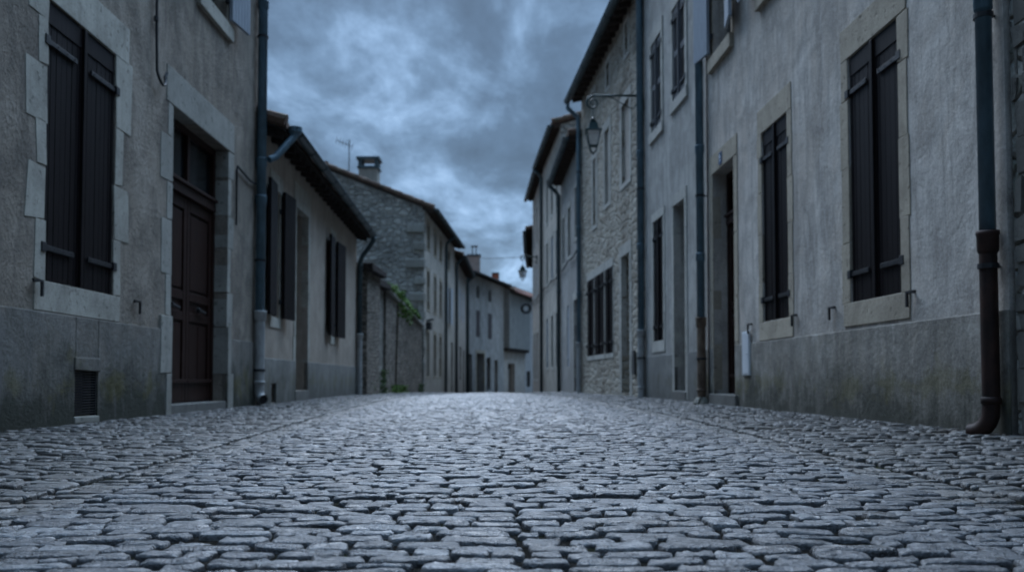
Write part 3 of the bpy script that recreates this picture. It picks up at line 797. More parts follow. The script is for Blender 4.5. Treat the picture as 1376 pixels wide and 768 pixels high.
# ---- gate pier, second pier, garden wall
FW = Frame((-3.38, 19.45), (-3.0, 29.3), 1); U = FW.U
T = thing('stone_pier', 'narrow rubble gate pier with dark slab on top, right after the low house', 'pier', FW(0, 0, g(20)), 'rubble piers and walls by the garden')
m = MB(); m.box(FW, .02, 1.5, -.55, .16, -.4, 2.76, .02); m.build('pier_shaft', M['rubble_dark'], T)
m = MB(); m.box(FW, -.06, 1.66, -.62, .30, 2.76, 2.92, .02); m.build('pier_cap', M['soffit_dark'], T, bevel=.02)
T = thing('stone_pier', 'second, darker and slightly lower stone pier beside the ivy-topped wall', 'pier', FW(1.5, 0, g(21)), 'rubble piers and walls by the garden')
m = MB(); m.box(FW, 1.80, 3.15, -.55, -.06, -.4, 2.62, .02)
m.build('pier_shaft', M['rubble_near'], T)
m = MB(); m.box(FW, 1.74, 3.25, -.62, .12, 2.62, 2.78, .02); m.build('pier_cap', M['soffit_dark'], T, bevel=.02)
T = thing('garden_wall', 'old garden wall with a sloping coping overgrown by bright green ivy', 'wall', FW(3.2, 0, g(24)), 'rubble piers and walls by the garden')
m = MB(); m.hexa([FW(3.2, -.45, -.6), FW(FW.L, -.45, -.6), FW(FW.L, 0, -.6), FW(3.2, 0, -.6), FW(3.2, -.45, 2.62), FW(FW.L, -.45, 2.08), FW(FW.L, 0, 2.08), FW(3.2, 0, 2.62)])
m.build('rubble_wall', M['rubble_dark'], T)
m = MB(); n = 11
for k in range(n):
    a = 3.2+(FW.L-3.2)*k/n; b = 3.2+(FW.L-3.2)*(k+1)/n-.02; za = 2.62-.54*k/n; zb_ = 2.62-.54*(k+1)/n; q = random.uniform(0, .03)
    m.hexa([FW(a, -.5, za), FW(b, -.5, zb_), FW(b, .07+q, zb_), FW(a, .07+q, za), FW(a, -.5, za+.10), FW(b, -.5, zb_+.10), FW(b, .07+q, zb_+.10), FW(a, .07+q, za+.10)])
m.build('coping', M['limestone_grey'], T, bevel=.015)

def leaves(name, label, cat, center, pts, mat, size, group=None, stem=None):
    T = thing(name, label, cat, center, group)
    m = MB()
    for p in pts:
        p = Vector(p); s = size*random.uniform(.6, 1.3)
        a = Vector((random.gauss(0, 1), random.gauss(0, 1), random.gauss(0, .7))).normalized(); b = a.cross(Vector((random.gauss(0, 1), random.gauss(0, 1), random.gauss(0, 1)))).normalized()
        c = a.cross(b)*.15
        m.poly([p-a*s, p-a*s*.2+b*s*.5+c*s, p+a*s, p-a*s*.2-b*s*.5+c*s])
    m.build('foliage', mat, T, recalc=False)
    if stem: st = MB(); [st.tube(q, r_, 6) for q, r_ in stem]; st.build('stem', M['bark'], T)
    return T
pts = []
for k in range(2600):
    t = random.random(); a = 3.3+5.3*t; zc = 2.72-.54*(a-3.2)/(FW.L-3.2)+.02
    hh = (.17+.06*math.sin(a*5)+.05*math.sin(a*13+1))*(1.25-abs(t-.35))
    pts.append(FW(a, random.uniform(-.35, .15), zc+random.random()**1.4*max(hh, .05)-.05))
for k in range(120):
    a = 4.8+2.4*random.random(); pts.append(FW(a, .03+random.random()*.10, 2.6-.54*(a-3.2)/(FW.L-3.2)-random.random()**2*.35))
leaves('ivy', 'bright green ivy spilling over the sloping garden wall', 'plant', FW(5, 0, 2.5), pts, M['leaf'], .055,
       stem=[([FW(4.6, .02, .1), FW(4.7, .03, 1.2), FW(4.9, .02, 2.4)], .02), ([FW(4.9, .0, 2.7), FW(7.4, .0, 2.55)], .018)])
def weeds(F, ua, ub, label, n=160, h=.28, mat='weed', vv=.05):
    pts = []
    for k in range(n):
        u = random.uniform(ua, ub); y = F(u, 0, 0)[1]; pts.append(F(u, vv+abs(random.gauss(0, .05)), g(y)+random.random()**1.5*h))
    c = F((ua+ub)/2, vv, g(F((ua+ub)/2, 0, 0)[1]))
    leaves('weed', label, 'plant', c, pts, M[mat], .038, 'weeds growing at the foot of the walls', stem=[([c, (c[0], c[1], c[2]+h*.7)], .006)])
weeds(FW, .3, 1.1, 'green weeds at the foot of the narrow rubble gate pier', 260, .34, 'leaf')
weeds(FW, 2.1, 2.9, 'dark mossy weeds under the second stone pier', 260, .6)
weeds(FW, 3.7, 6.0, 'low strip of green weeds under the ivy-topped garden wall', 520, .22, 'leaf')
weeds(FW, 8.6, 9.6, 'small weed clump where the garden wall meets the gable house', 160, .3)

# ---- 3 tall gable house
F = Frame((-2.95, 29.4), (-2.5, 38.0), 1); U = F.U
H = thing('house', 'tall rubble-gabled house behind the garden wall, with a hooded chimney', 'house', F(0, 0, g(29)), GH)
ops = []
for ya, yb in ((30.0, 30.6), (31.7, 32.3), (33.2, 33.8)):
    ops += [(U(ya), U(yb), 4.85, 5.68, .16), (U(ya), U(yb), 2.75, 4.05, .16), (U(ya), U(yb), .45, 1.95, .16)]
ops += [(U(35.6), U(36.3), 4.85, 5.6, .16), (U(35.4), U(36.2), 2.6, 4.1, .16), (U(36.8), U(37.5), -.2, 1.9, .2)]
wall(F, H, M['far_plaster'], 6.1, ops, zb=-1, gable=[(-3.35, 7.45), (-6.7, 6.1)])
m = MB(); m.poly([F(-.012, v_, z_) for v_, z_ in ((.0, -1), (0, 6.1), (-3.35, 7.45), (-6.7, 6.1), (-6.7, -1))]); m.build('gable_wall', M['rubble_gable'], H, recalc=False)
for w_ in ops[:-3]+ops[-3:-1]:
    surround(F, H, M['limestone_warm'], *w_[:4], w=.10, alt=.0, lintel=.14, sill=.08, pr=.012)
    if w_ is ops[-2]:
        w = (w_[1]-w_[0])/2
        leaf(H, F, w_[0]-.02, .04, 1, 176, .42, w_[2], w_[3], M['shutter_white'], 'flat', sub=False, label='pale painted shutter leaf'); leaf(H, F, w_[1]+.02, .04, -1, 176, .42, w_[2], w_[3], M['shutter_white'], 'flat', sub=False, label='pale painted shutter leaf')
    window(H, F, *w_[:4], v=-.10, cross=False)
w_ = ops[-1]; double_door(H, F, w_[0], w_[1], w_[2], w_[3], -.14, M['door_grey'], 1.6, False, True)
for k in range(9):
    z = .6+k*.58; w_q = (.34 if k % 2 else .56)*random.uniform(.85, 1.15); m = MB()
    m.box(F, -.11 if k > 3 else -.03, .3, -w_q, .015, z, z+.30*random.uniform(.9, 1.1), .02)
    m.build('quoin', M['limestone_grey'], H, bevel=.05)
roof(H, F, -.12, F.L+.05, 6.1, .35, -3.35, 7.45, vb=-6.7, rafter=.45)
gutter(H, F, -.1, F.L, 6.05, .40)
pu = U(34.6)
pipe(H, [F(pu, .40, 6.0), F(pu, .1, 5.7), F(pu, .08, 5.5), F(pu, .08, -.4)], .055, M['gutter'], collars=(3.0,), F=F)
m = MB(); m.tube([F(.12, .07, 2.3), F(.12, .3, 2.35)], .04, 6); m.box(F, .4, .8, .0, .16, 2.05, 2.28, .02); m.build('wall_bracket', M['iron'], H)
# hooded chimney
c0 = Vector(F(.9, -2.08, 6.6)); cm = MB()
G = lambda x, y, z: (c0.x+x, c0.y+y, z)
cm.box(G, -.33, .33, -.3, .3, 6.5, 7.62, .01)
ch = cm.build('chimney', M['limestone_grey'], H, bevel=.02)
cm = MB(); cm.box(G, -.37, .37, -.34, .34, 7.62, 7.70)
for sx in (-1, 1):
    for sy in (-1, 1): cm.box(G, sx*.28-.06, sx*.28+.06, sy*.24-.06, sy*.24+.06, 7.70, 7.93)
cm.box(G, -.40, .40, -.36, .36, 7.93, 8.02); cm.build('chimney_hood', M['gutter'], ch)
T = thing('tv_aerial', 'thin television aerial on a mast above the gable roof', 'aerial', F(.7, -2.9, 7.3))
bx, by, _ = F(.7, -2.75, 0); m = MB(); m.tube([(bx, by, 7.1), (bx, by, 8.65)], .018, 6); m.build('mast', M['iron'], T)
m = MB(); m.tube([(bx-.42, by-.1, 8.62), (bx+.10, by+.02, 8.40)], .014, 6)
for k in range(6):
    t = k/5; x = bx-.42+.52*t; y = by-.1+.12*t; z = 8.62-.22*t; m.tube([(x-.03, y, z-.12), (x+.03, y, z+.12)], .009, 5)
m.build('antenna_arm', M['iron'], T)

# ---- 4 next house
F = Frame((-2.5, 38.05), (-2.42, 46.0), 1); U = F.U
H = thing('house', 'narrow plastered house with low eave between the gable house and the end of the street', 'house', F(0, 0, g(38)), GH)
ops = [(U(39.0), U(39.8), 4.2, 4.9, .15), (U(41.0), U(41.9), 3.2, 4.6, .15), (U(43.4), U(44.2), 3.2, 4.6, .15), (U(39.0), U(39.9), -.2, 1.9, .2), (U(41.4), U(42.4), .3, 1.9, .15), (U(43.8), U(44.7), -.4, 1.8, .2)]
wall(F, H, M['far_warm'], 5.75, ops, zb=-1.5, gable=[(-3, 6.7), (-6, 5.7)])
for w_ in ops: window(H, F, *w_[:4], v=-.10, cross=False)
for w_ in ops[1:3]: pair(H, F, *w_[:4], M['shutter_blue'], v=.0, style='flat', sub=False)
roof(H, F, -.0, F.L+.1, 5.75, .40, -3, 6.7, vb=-6, rafter=.5)
gutter(H, F, 0, F.L+.1, 5.72, .45)
for y in (38.3, 45.8): pu = U(y); pipe(H, [F(pu, .40, 5.7), F(pu, .1, 5.4), F(pu, .08, 5.2), F(pu, .08, -.8)], .06, M['gutter'], F=F)
cm = MB(); cxp, cyp = -2.05, 47.6

# ---- 5 / 6 / 7 end of street
F = Frame((-2.5, 47.0), (-.5, 55.0), 1); U = F.U
H = thing('house', 'plain grey house closing the street, two rows of windows and a wide dark doorway', 'house', F(0, 0, g(50)), GH)
L = F.L
def px2u(px):     # where the sight line of a picture column crosses the facade (used once to place its openings)
    a = (px-688)/1180; p, d = F.p, F.d; t = (a*p.y-p.x)/(d.x-a*d.y); return t
ops = []
for a, b in ((640.5, 644), (656.5, 660)): ops += [(px2u(a), px2u(b), 4.9, 5.6, .15), (px2u(a-.8), px2u(b+.8), 2.7, 4.2, .15)]
ops += [(px2u(629.5), px2u(634.5), -.6, 1.7, .3), (px2u(640.5), px2u(651), -.6, 1.8, .5), (px2u(654), px2u(659.5), -.3, 1.6, .25), (px2u(664.5), px2u(669), -.8, 1.5, .3)]
wall(F, H, M['far_grey'], 6.2, ops, zb=-2, gable=[(-3, 7.2), (-6, 6.2)])
for i, w_ in enumerate(ops[:4]):
    if i % 2: pair(H, F, *w_[:4], M['shutter_far'], v=.01, style='flat', sub=False)
    else: window(H, F, *w_[:4], v=-.1, cross=False)
for w_ in ops[4:]: double_door(H, F, w_[0], w_[1], w_[2], w_[3], -w_[4]+.06, M['door'], w_[3]-.45, False, w_[1]-w_[0] < 1.4)
surround(F, H, M['limestone_warm'], ops[5][0], ops[5][1], ops[5][2], ops[5][3], w=.18, alt=0, lintel=.18, sill=0, name='door_surround')
roof(H, F, -.2, L, 6.2, .45, -3, 7.35, vb=-6, rafter=.5, soffit='soffit_dark', lift=.12, tile='tile_red')
gutter(H, F, -.1, L, 6.15, .5)
pipe(H, [F(.2, .45, 6.1), F(.2, .1, 5.8), F(.2, .08, 5.6), F(.2, .08, -1)], .07, M['gutter'], F=F)
cm = MB(); c0 = Vector(F(5.0, -1.0, 0)); G = lambda x, y, z: (c0.x+x, c0.y+y, z)
cm.box(G, -.36, .36, -.3, .3, 6.3, 7.62, .01); ch = cm.build('chimney', M['limestone_grey'], H, bevel=.02)
cm = MB(); cm.box(G, -.41, .41, -.35, .35, 7.62, 7.72); cm.tube([G(-.1, 0, 7.7), G(-.1, 0, 8.2)], .035, 6); cm.tube([G(.12, 0, 7.7), G(.12, 0, 8.2)], .035, 6); cm.box(G, -.2, .22, -.1, .1, 8.2, 8.27); cm.build('chimney_pot', M['gutter'], ch)
F = Frame((-.5, 55.05), (.9, 60.2), 1)
H = thing('house', 'dark grey house with a projecting upper storey at the far end of the street', 'house', F(0, 0, g(56)), GH)
L = F.L
ops = [(.95, 2.6, -1.2, 1.35, .4)]
wall(F, H, M['far_warm'], 2.3, ops, zb=-2, name='ground_floor_wall')
double_door(H, F, .95, 2.6, -1.2, 1.35, -.3, M['door_grey'], .9, False)
m = MB(); m.box(F, 0, L, -5, .35, 2.3, 6.1); m.build('upper_storey', M['plinth_grey'], H)
m = MB(); m.box(F, -.02, L, -.1, .28, 2.12, 2.298); m.build('jetty_beam', M['soffit_dark'], H)
roof(H, F, 0, L, 6.05, .75, -2.6, 7.15, vb=-5.2, rafter=.5, soffit='soffit_dark', tile='tile_red')
cm = MB(); c0 = Vector(F(2.2, -1.2, 0)); G = lambda x, y, z: (c0.x+x, c0.y+y, z); cm.box(G, -.24, .24, -.25, .25, 6.0, 7.22, .01); ch = cm.build('chimney', M['brick'], H, bevel=.02, label='small red brick chimney')
cm = MB(); cm.box(G, -.24, .24, -.29, .29, 7.22, 7.30); cm.build('chimney_cap', M['iron'], ch)
F = Frame((.92, 60.2), (2.6, 63.5), 1)
H = thing('house', 'small white house just visible past the overhanging storey', 'house', F(0, 0, g(61)), GH)
w_ = (.2, .8, -.2, .9, .15)
wall(F, H, M['far_white'], 5.9, [w_], zb=-3); window(H, F, *w_[:4], v=-.1)
roof(H, F, 0, F.L, 5.9, .4, -2.6, 6.9, vb=-5.2, soffit='soffit_dark', tile='tile_red')

# ------------------------------------------------------------------ houses, right side
# R0 rubble house at the picture edge
F = Frame((2.795+.0407*18.86, -14.0), (2.795, 4.86), -1); U = F.U
H = thing('house', 'rough rubble-stone house at the extreme right edge', 'house', F(0, 0, 0), GH)
w_ = (U(1.2), U(2.2), 1.0, 2.9, .2)
wall(F, H, M['rubble_near'], 7.6, [w_], 7); window(H, F, *w_[:4])
m = MB()       # rough stones standing proud of the mortar
z = -.1
while z < 7.3:
    h = random.uniform(.10, .22); u = .1
    while u < F.L-.03:
        l = min(random.uniform(.12, .34), F.L-u)
        if not (w_[0]-l-.1 < u < w_[1]+.1 and .8 < z < 3): m.box(F, u, u+l-.03, -.05, random.uniform(.002, .016), z, z+h-.02, .02)
        u += l
    z += h
m.build('facing_stones', M['tuffeau'], H, bevel=.02)
roof(H, F, -.1, F.L+.0, 7.6, .45, -3.5, 8.8, vb=-7); gutter(H, F, -.1, F.L, 7.58, .5)

# R1
F = Frame((2.976-.0407*4.89, 4.89), (2.976-.0407*11.32, 11.32), -1); U = F.U
H = thing('house', 'long pale plastered house on the right with two closed dark shuttered windows', 'house', F(0, 0, 0), GH)
wa = (U(6.12), U(6.95), .945, 2.905, .10); wb = (U(8.33), U(9.08), .93, 2.905, .10); dr = (U(10.07), U(10.97), .16, 2.91, .25)
ua = (U(10.12), U(10.90), 4.36, 6.0, .25); ub = (U(8.05), U(9.0), 4.36, 6.0, .2); uc_ = (U(6.1), U(7.0), 4.36, 6.0, .2)
ops = [wa, wb, dr, ua, ub, uc_]
wall(F, H, M['cream_plaster'], 8.2, ops, 7)
plinth(F, H, M['plinth_right'], .73, [dr], pr=.012, u0=0, u1=F.L-.02)
for w_, wd in ((wa, .13), (wb, .12)):
    surround(F, H, M['limestone_warm'], *w_[:4], w=wd, alt=.02, pr=.008, lintel=.25, sill=.19, near=True, bh=.5, jit=.006, lin_ext=wd)
    pair(H, F, *w_[:4], M['shutter'])
for y in (5.94, 7.26, 8.13, 9.45): hook(H, F, U(y), .93)
surround(F, H, M['limestone_warm'], dr[0], dr[1], .05, 2.91, w=.14, alt=0, pr=.010, lintel=.24, sill=0, near=True, bh=.7, name='door_surround', jit=.003, lin_ext=.14)
m = MB(); m.box(F, dr[0]-.12, dr[1]+.10, -.3, .05, -.1, .16, .003); m.build('door_step', M['step'], H, bevel=.012)
double_door(H, F, dr[0], dr[1], .16, 2.91, -.20, M['door'], 2.25, single=True)
m = MB(); m.box(F, U(9.49), U(9.74), .008, .03, .38, .86); mb_ = m.build('meter_box', M['white_box'], H, bevel=.006)
m = MB(); m.box(F, U(9.51), U(9.72), .0305, .034, .40, .84); m.tube([F(U(9.54), .034, .62), F(U(9.54), .042, .62)], .012, 8); m.build('meter_door', M['white_box'], mb_, bevel=.003)
m = MB(); m.box(F, U(10.515), U(10.635), .012, .020, 2.945, 3.09); np_ = m.build('house_number', M['blue_enamel'], H)
m = MB(); um = U(10.575); m.box(F, um-.008, um+.010, .0205, .022, 2.975, 3.065); m.hexa([F(um+.010, .0205, 3.04), F(um+.034, .0205, 3.025), F(um+.034, .022, 3.025), F(um+.010, .022, 3.04), F(um+.010, .0205, 3.06), F(um+.034, .0205, 3.04), F(um+.034, .022, 3.04), F(um+.010, .022, 3.06)]); m.build('numeral', M['white_enamel'], np_)
for w_ in (ua, ub, uc_):
    window(H, F, *w_[:4], v=-.2)
    surround(F, H, M['limestone_warm'], *w_[:4], w=.09, alt=.0, pr=.008, lintel=.2, sill=.17, sillpr=.045, near=True, bh=.6, jit=.003)
    for s, uu in ((1, w_[0]-.01), (-1, w_[1]+.01)):
        leaf(H, F, uu, .05, s, 170, .40, w_[2]+.06, w_[3]-.03, M['shutter_blue'], label='faded blue-grey shutter leaf folded back against the wall')
roof(H, F, 0, F.L, 8.2, .45, -3.5, 9.4, vb=-7); gutter(H, F, 0, F.L, 8.18, .5)
# near cast-iron pipe
pu = U(4.97); pv = .068
top = [F(pu, .48, 8.1), F(pu, .3, 7.9), F(pu, pv, 7.6), F(pu, pv, 1.14)]
dr_ = (F.n*.8+F.d*.35)
low = [F(pu, pv, 1.17), F(pu, pv, .22)]+arc(F(pu, pv, 0), (F.n.x*.55+F.d.x*.75, F.n.y*.55+F.d.y*.75), .13, .165)[1:]
P_ = pipe(H, top, .044, M['zinc'], collars=(2.5, 4.6), lower=(low, .048, M['rust']), brackets=(2.42, .98, ), F=F, n=20)
# far pipe of R1 at the house joint
pu = F.L-.06
top = [F(pu, .48, 8.1), F(pu, .3, 7.9), F(pu, .09, 7.6), F(pu, .09, 1.10)]
pipe(H, top, .052, M['zinc'], collars=(3.3, 1.9), lower=([F(pu, .09, 1.12), F(pu, .09, .2), F(pu, .09, -.0)], .055, M['rust_pale']), brackets=(2.7, .6), F=F)
m = MB(); m.lathe(F(pu, .09, .0), [(.10, 0), (.11, .04), (.085, .09), (.06, .11)], 10); m.build('pipe_shoe', M['rubble_near'], H)
m = MB(); m.tube([F(pu-.11, .02, 7.9), F(pu-.11, .02, 2.95), F(pu-.10, .02, .1)], .009, 6); m.build('wall_cable', M['cable'], H)

# R2
F = Frame((2.515, 11.33), (2.28, 15.0), -1); U = F.U
H = thing('house', 'narrow pale grey house on the right with louvred upper shutters, behind the street lamp arm', 'house', F(0, 0, 0), GH)
d2 = (U(12.35), U(12.98), .17, 2.90, .32); w3 = (U(13.66), U(14.33), .95, 2.90, .10)
w1 = (U(13.69), U(14.38), 4.38, 5.84, .12); w2 = (U(12.25), U(12.95), 4.45, 5.84, .12)
ops = [d2, w3, w1, w2]
wall(F, H, M['grey_plaster'], 8.2, ops, 7)
plinth(F, H, M['plinth_grey'], .715, [d2], pr=.012)
surround(F, H, M['limestone_pale'], *w3[:4], w=.10, alt=.02, pr=.012, lintel=.14, sill=.18)
for w_ in (w1, w2):
    surround(F, H, M['limestone_pale'], *w_[:4], w=.11, alt=0, pr=.02, lintel=.2, sill=.16, sillpr=.015)
    pair(H, F, *w_[:4], M['louvre'], v=.0, style='louvre', straps=(.16, .16))
pair(H, F, *w3[:4], M['shutter'])
surround(F, H, M['limestone_pale'], d2[0], d2[1], .05, 2.90, w=.11, alt=0, pr=.014, lintel=.16, sill=0, name='door_surround')
m = MB(); m.box(F, d2[0]-.05, d2[1]+.05, -.3, .03, -.1, .165); m.build('door_step', M['step'], H, bevel=.01)
double_door(H, F, d2[0], d2[1], .17, 2.9, -.26, M['door_grey'], 2.3, single=True)
roof(H, F, 0, F.L, 8.2, .4, -3.5, 9.3, vb=-7); gutter(H, F, 0, F.L, 8.18, .46)
pu = F.L-.02
pipe(H, [F(pu, .46, 8.1), F(pu, .08, 7.7), F(pu, .08, 1.15)], .055, M['zinc'], collars=(4.2, 2.6), lower=([F(pu, .08, 1.17), F(pu, .08, .2), F(pu, .08, -.02)], .06, M['zinc_light']), brackets=(3.6, .7), F=F)

# R3 rubble house
F = Frame((2.25, 15.05), (1.71, 21.4), -1); U = F.U
H = thing('house', 'tall pale rubble-stone house on the right with wide dark eave and small attic windows', 'house', F(0, 0, 0), GH)
attic = [(U(16.10), U(16.38), 6.43, 7.02, .14), (U(17.88), U(18.2), 6.40, 6.92, .14), (U(19.6), U(19.85), 6.35, 6.85, .14)]
mids = [(U(16.03), U(16.70), 4.05, 5.55, .07), (U(17.92), U(18.40), 4.0, 5.55, .07), (U(19.45), U(19.82), 3.8, 5.3, .07)]
lows = [(U(17.60), U(18.36), .87, 2.62, .10), (U(18.52), U(19.60), .87, 2.62, .10), (U(19.72), U(20.55), .87, 2.62, .10)]
d3 = (U(16.08), U(16.79), .08, 2.67, .30)
ops = attic+mids+lows+[d3]
wall(F, H, M['rubble_pale'], 7.25, ops, 7)
for w_ in attic: surround(F, H, M['limestone_pale'], *w_[:4], w=.09, alt=.03, lintel=.10, sill=.08); window(H, F, *w_[:4], v=-.1, cross=False)
for w_ in mids:
    surround(F, H, M['limestone_pale'], *w_[:4], w=.15, alt=.03, lintel=.2, sill=.1)
    m = MB(); m.box(F, w_[0]+.002, w_[1]-.002, -.066, -.05, w_[2]+.002, w_[3]-.002); m.build('blocked_window', M['far_warm'], H)
for w_ in lows:
    surround(F, H, M['limestone_pale'], *w_[:4], w=.055, alt=.0, lintel=.18, sill=.10)
    pair(H, F, *w_[:4], M['shutter'], v=.012)
surround(F, H, M['limestone_pale'], d3[0], d3[1], .0, 2.67, w=.15, alt=.05, lintel=.22, sill=0, name='door_surround')
double_door(H, F, d3[0], d3[1], .08, 2.67, -.26, M['door_grey'], 2.1, single=True)
m = MB(); m.box(F, U(15.56), U(15.74), .01, .05, .42, .85); m.build('meter_box', M['window_wood'], H, bevel=.006)
roof(H, F, 0, F.L+.05, 7.25, .30, -3.5, 8.3, vb=-7, rafter=.36); gutter(H, F, 0, F.L+.05, 7.17, .35, r=.075, mat=M['gutter'])
pu = F.L-.03
pipe(H, [F(pu, .35, 7.08), F(pu, .34, 6.98), F(pu, .20, 6.86), F(pu, .09, 6.76), F(pu, .08, 6.6), F(pu, .08, 1.2)], .055, M['zinc'], collars=(4, 2.4), lower=([F(pu, .08, 1.22), F(pu, .08, .1), F(pu, .08, -.1)], .06, M['zinc_light']), brackets=(5.4,), F=F)

# R4
F = Frame((1.70, 21.45), (1.50, 26.8), -1); U = F.U
H = thing('house', 'small grey-plastered house with a low dark eave, squeezed after the rubble-stone house', 'house', F(0, 0, 0), GH)
ops = [(U(22.2), U(22.8), 4.0, 5.3, .15), (U(23.9), U(24.6), 3.75, 5.1, .15), (U(22.3), U(23.15), .02, 2.4, .2), (U(24.4), U(24.95), .7, 2.4, .15), (U(25.6), U(26.2), 3.75, 5.1, .15)]
wall(F, H, M['far_grey'], 6.3, ops, 6, zb=-.8)
for w_ in ops[:2]+ops[4:]: window(H, F, *w_[:4], v=-.1, cross=False); surround(F, H, M['limestone_pale'], *w_[:4], w=.1, alt=0, lintel=.14, sill=.1)
pair(H, F, *ops[3][:4], M['shutter_blue'], style='flat', sub=False)
w_ = ops[2]; double_door(H, F, w_[0], w_[1], w_[2], w_[3], -.15, M['door_grey'], 1.9, False, True)
surround(F, H, M['limestone_pale'], *w_[:4], w=.12, alt=0, lintel=.2, sill=0, name='door_surround')
roof(H, F, 0, F.L, 6.32, .32, -3, 6.75, vb=-6, rafter=.36, soffit='soffit'); gutter(H, F, 0, F.L, 6.30, .36)
pu = F.L-.1
pipe(H, [F(pu, .36, 6.24), F(pu, .2, 6.1), F(pu, .08, 5.95), F(pu, .08, -.3)], .06, M['gutter'], collars=(3,), F=F)

# R5
F = Frame((1.50, 26.85), (1.15, 32.4), -1); U = F.U
H = thing('house', 'tall cream house on the right, its stone gable rising above the small grey house', 'house', F(0, 0, g(27)), GH)
ops = []
for ya in (27.6, 29.0, 30.6): ops += [(U(ya), U(ya+.55), 5.85, 7.4, .15), (U(ya), U(ya+.55), 3.7, 5.1, .15), (U(ya), U(ya+.55), .75, 2.45, .15)]
wall(F, H, M['far_plaster'], 8.2, ops, zb=-.8, gable=[(-3.4, 9.2), (-6.8, 8.2)])
m = MB(); m.poly([F(-.012, v_, z_) for v_, z_ in ((0, -.8), (0, 8.2), (-3.4, 9.2), (-6.8, 8.2), (-6.8, -.8))]); m.build('gable_wall', M['rubble_gable'], H, recalc=False)
for i, w_ in enumerate(ops):
    surround(F, H, M['limestone_pale'], *w_[:4], w=.1, alt=0, lintel=.14, sill=.1)
    if i in (1, 4, 8): pair(H, F, *w_[:4], M['shutter_blue'], style='flat', sub=False)
    else: window(H, F, *w_[:4], v=-.1, cross=False)
roof(H, F, -.1, F.L, 8.2, .28, -3.4, 9.2, vb=-6.8, rafter=.36); gutter(H, F, -.05, F.L, 8.15, .33)
pu = F.L-.1
pipe(H, [F(pu, .33, 8.1), F(pu, .2, 7.95), F(pu, .08, 7.8), F(pu, .08, -.4)], .06, M['gutter'], collars=(3,), F=F)

# R6
F = Frame((1.15, 32.45), (.90, 38.0), -1); U = F.U
H = thing('house', 'cream house with tall narrow windows carrying the farther street lamp', 'house', F(0, 0, g(33)), GH)
ops = []
for ya in (33.2, 35.0, 36.6): ops += [(U(ya), U(ya+.6), 5.8, 7.3, .15), (U(ya), U(ya+.6), 3.6, 5.0, .15), (U(ya), U(ya+.6), .35, 2.2, .15)]
wall(F, H, M['far_warm'], 8.05, ops, 6, zb=-1)
for i, w_ in enumerate(ops):
    surround(F, H, M['limestone_pale'], *w_[:4], w=.1, alt=0, lintel=.14, sill=.1)
    if i % 3 == 1: pair(H, F, *w_[:4], M['shutter_white'], style='flat', sub=False)
    else: window(H, F, *w_[:4], v=-.1, cross=False)
roof(H, F, 0, F.L, 8.15, .26, -3, 9.0, vb=-6, rafter=.4); gutter(H, F, 0, F.L, 8.1, .31)
# R7, R8
for p0, p1, lab, mm in (((.92, 38.05), (1.05, 44.7), 'plain house far down the right side, its dark eave jutting past the cream house', 'far_grey'), ((1.07, 44.8), (1.28, 50.5), 'farthest house on the right side, lowest dark eave of the row', 'far_plaster')):
    F = Frame(p0, p1, -1)
    H = thing('house', lab, 'house', F(0, 0, g(p0[1])), GH)
    ops = [(1, 1.8, 3.6, 5, .15), (3.4, 4.2, 3.6, 5, .15), (1, 1.9, -.4, 1.9, .2), (3.4, 4.2, .5, 2, .15)]
    wall(F, H, M[mm], 6.75, ops, 6, zb=-2)
    for w_ in ops: window(H, F, *w_[:4], v=-.1, cross=False)
    roof(H, F, 0, F.L, 6.85, .34, -3, 7.7, vb=-6, rafter=.4, soffit='soffit_dark'); gutter(H, F, 0, F.L, 6.8, .38)

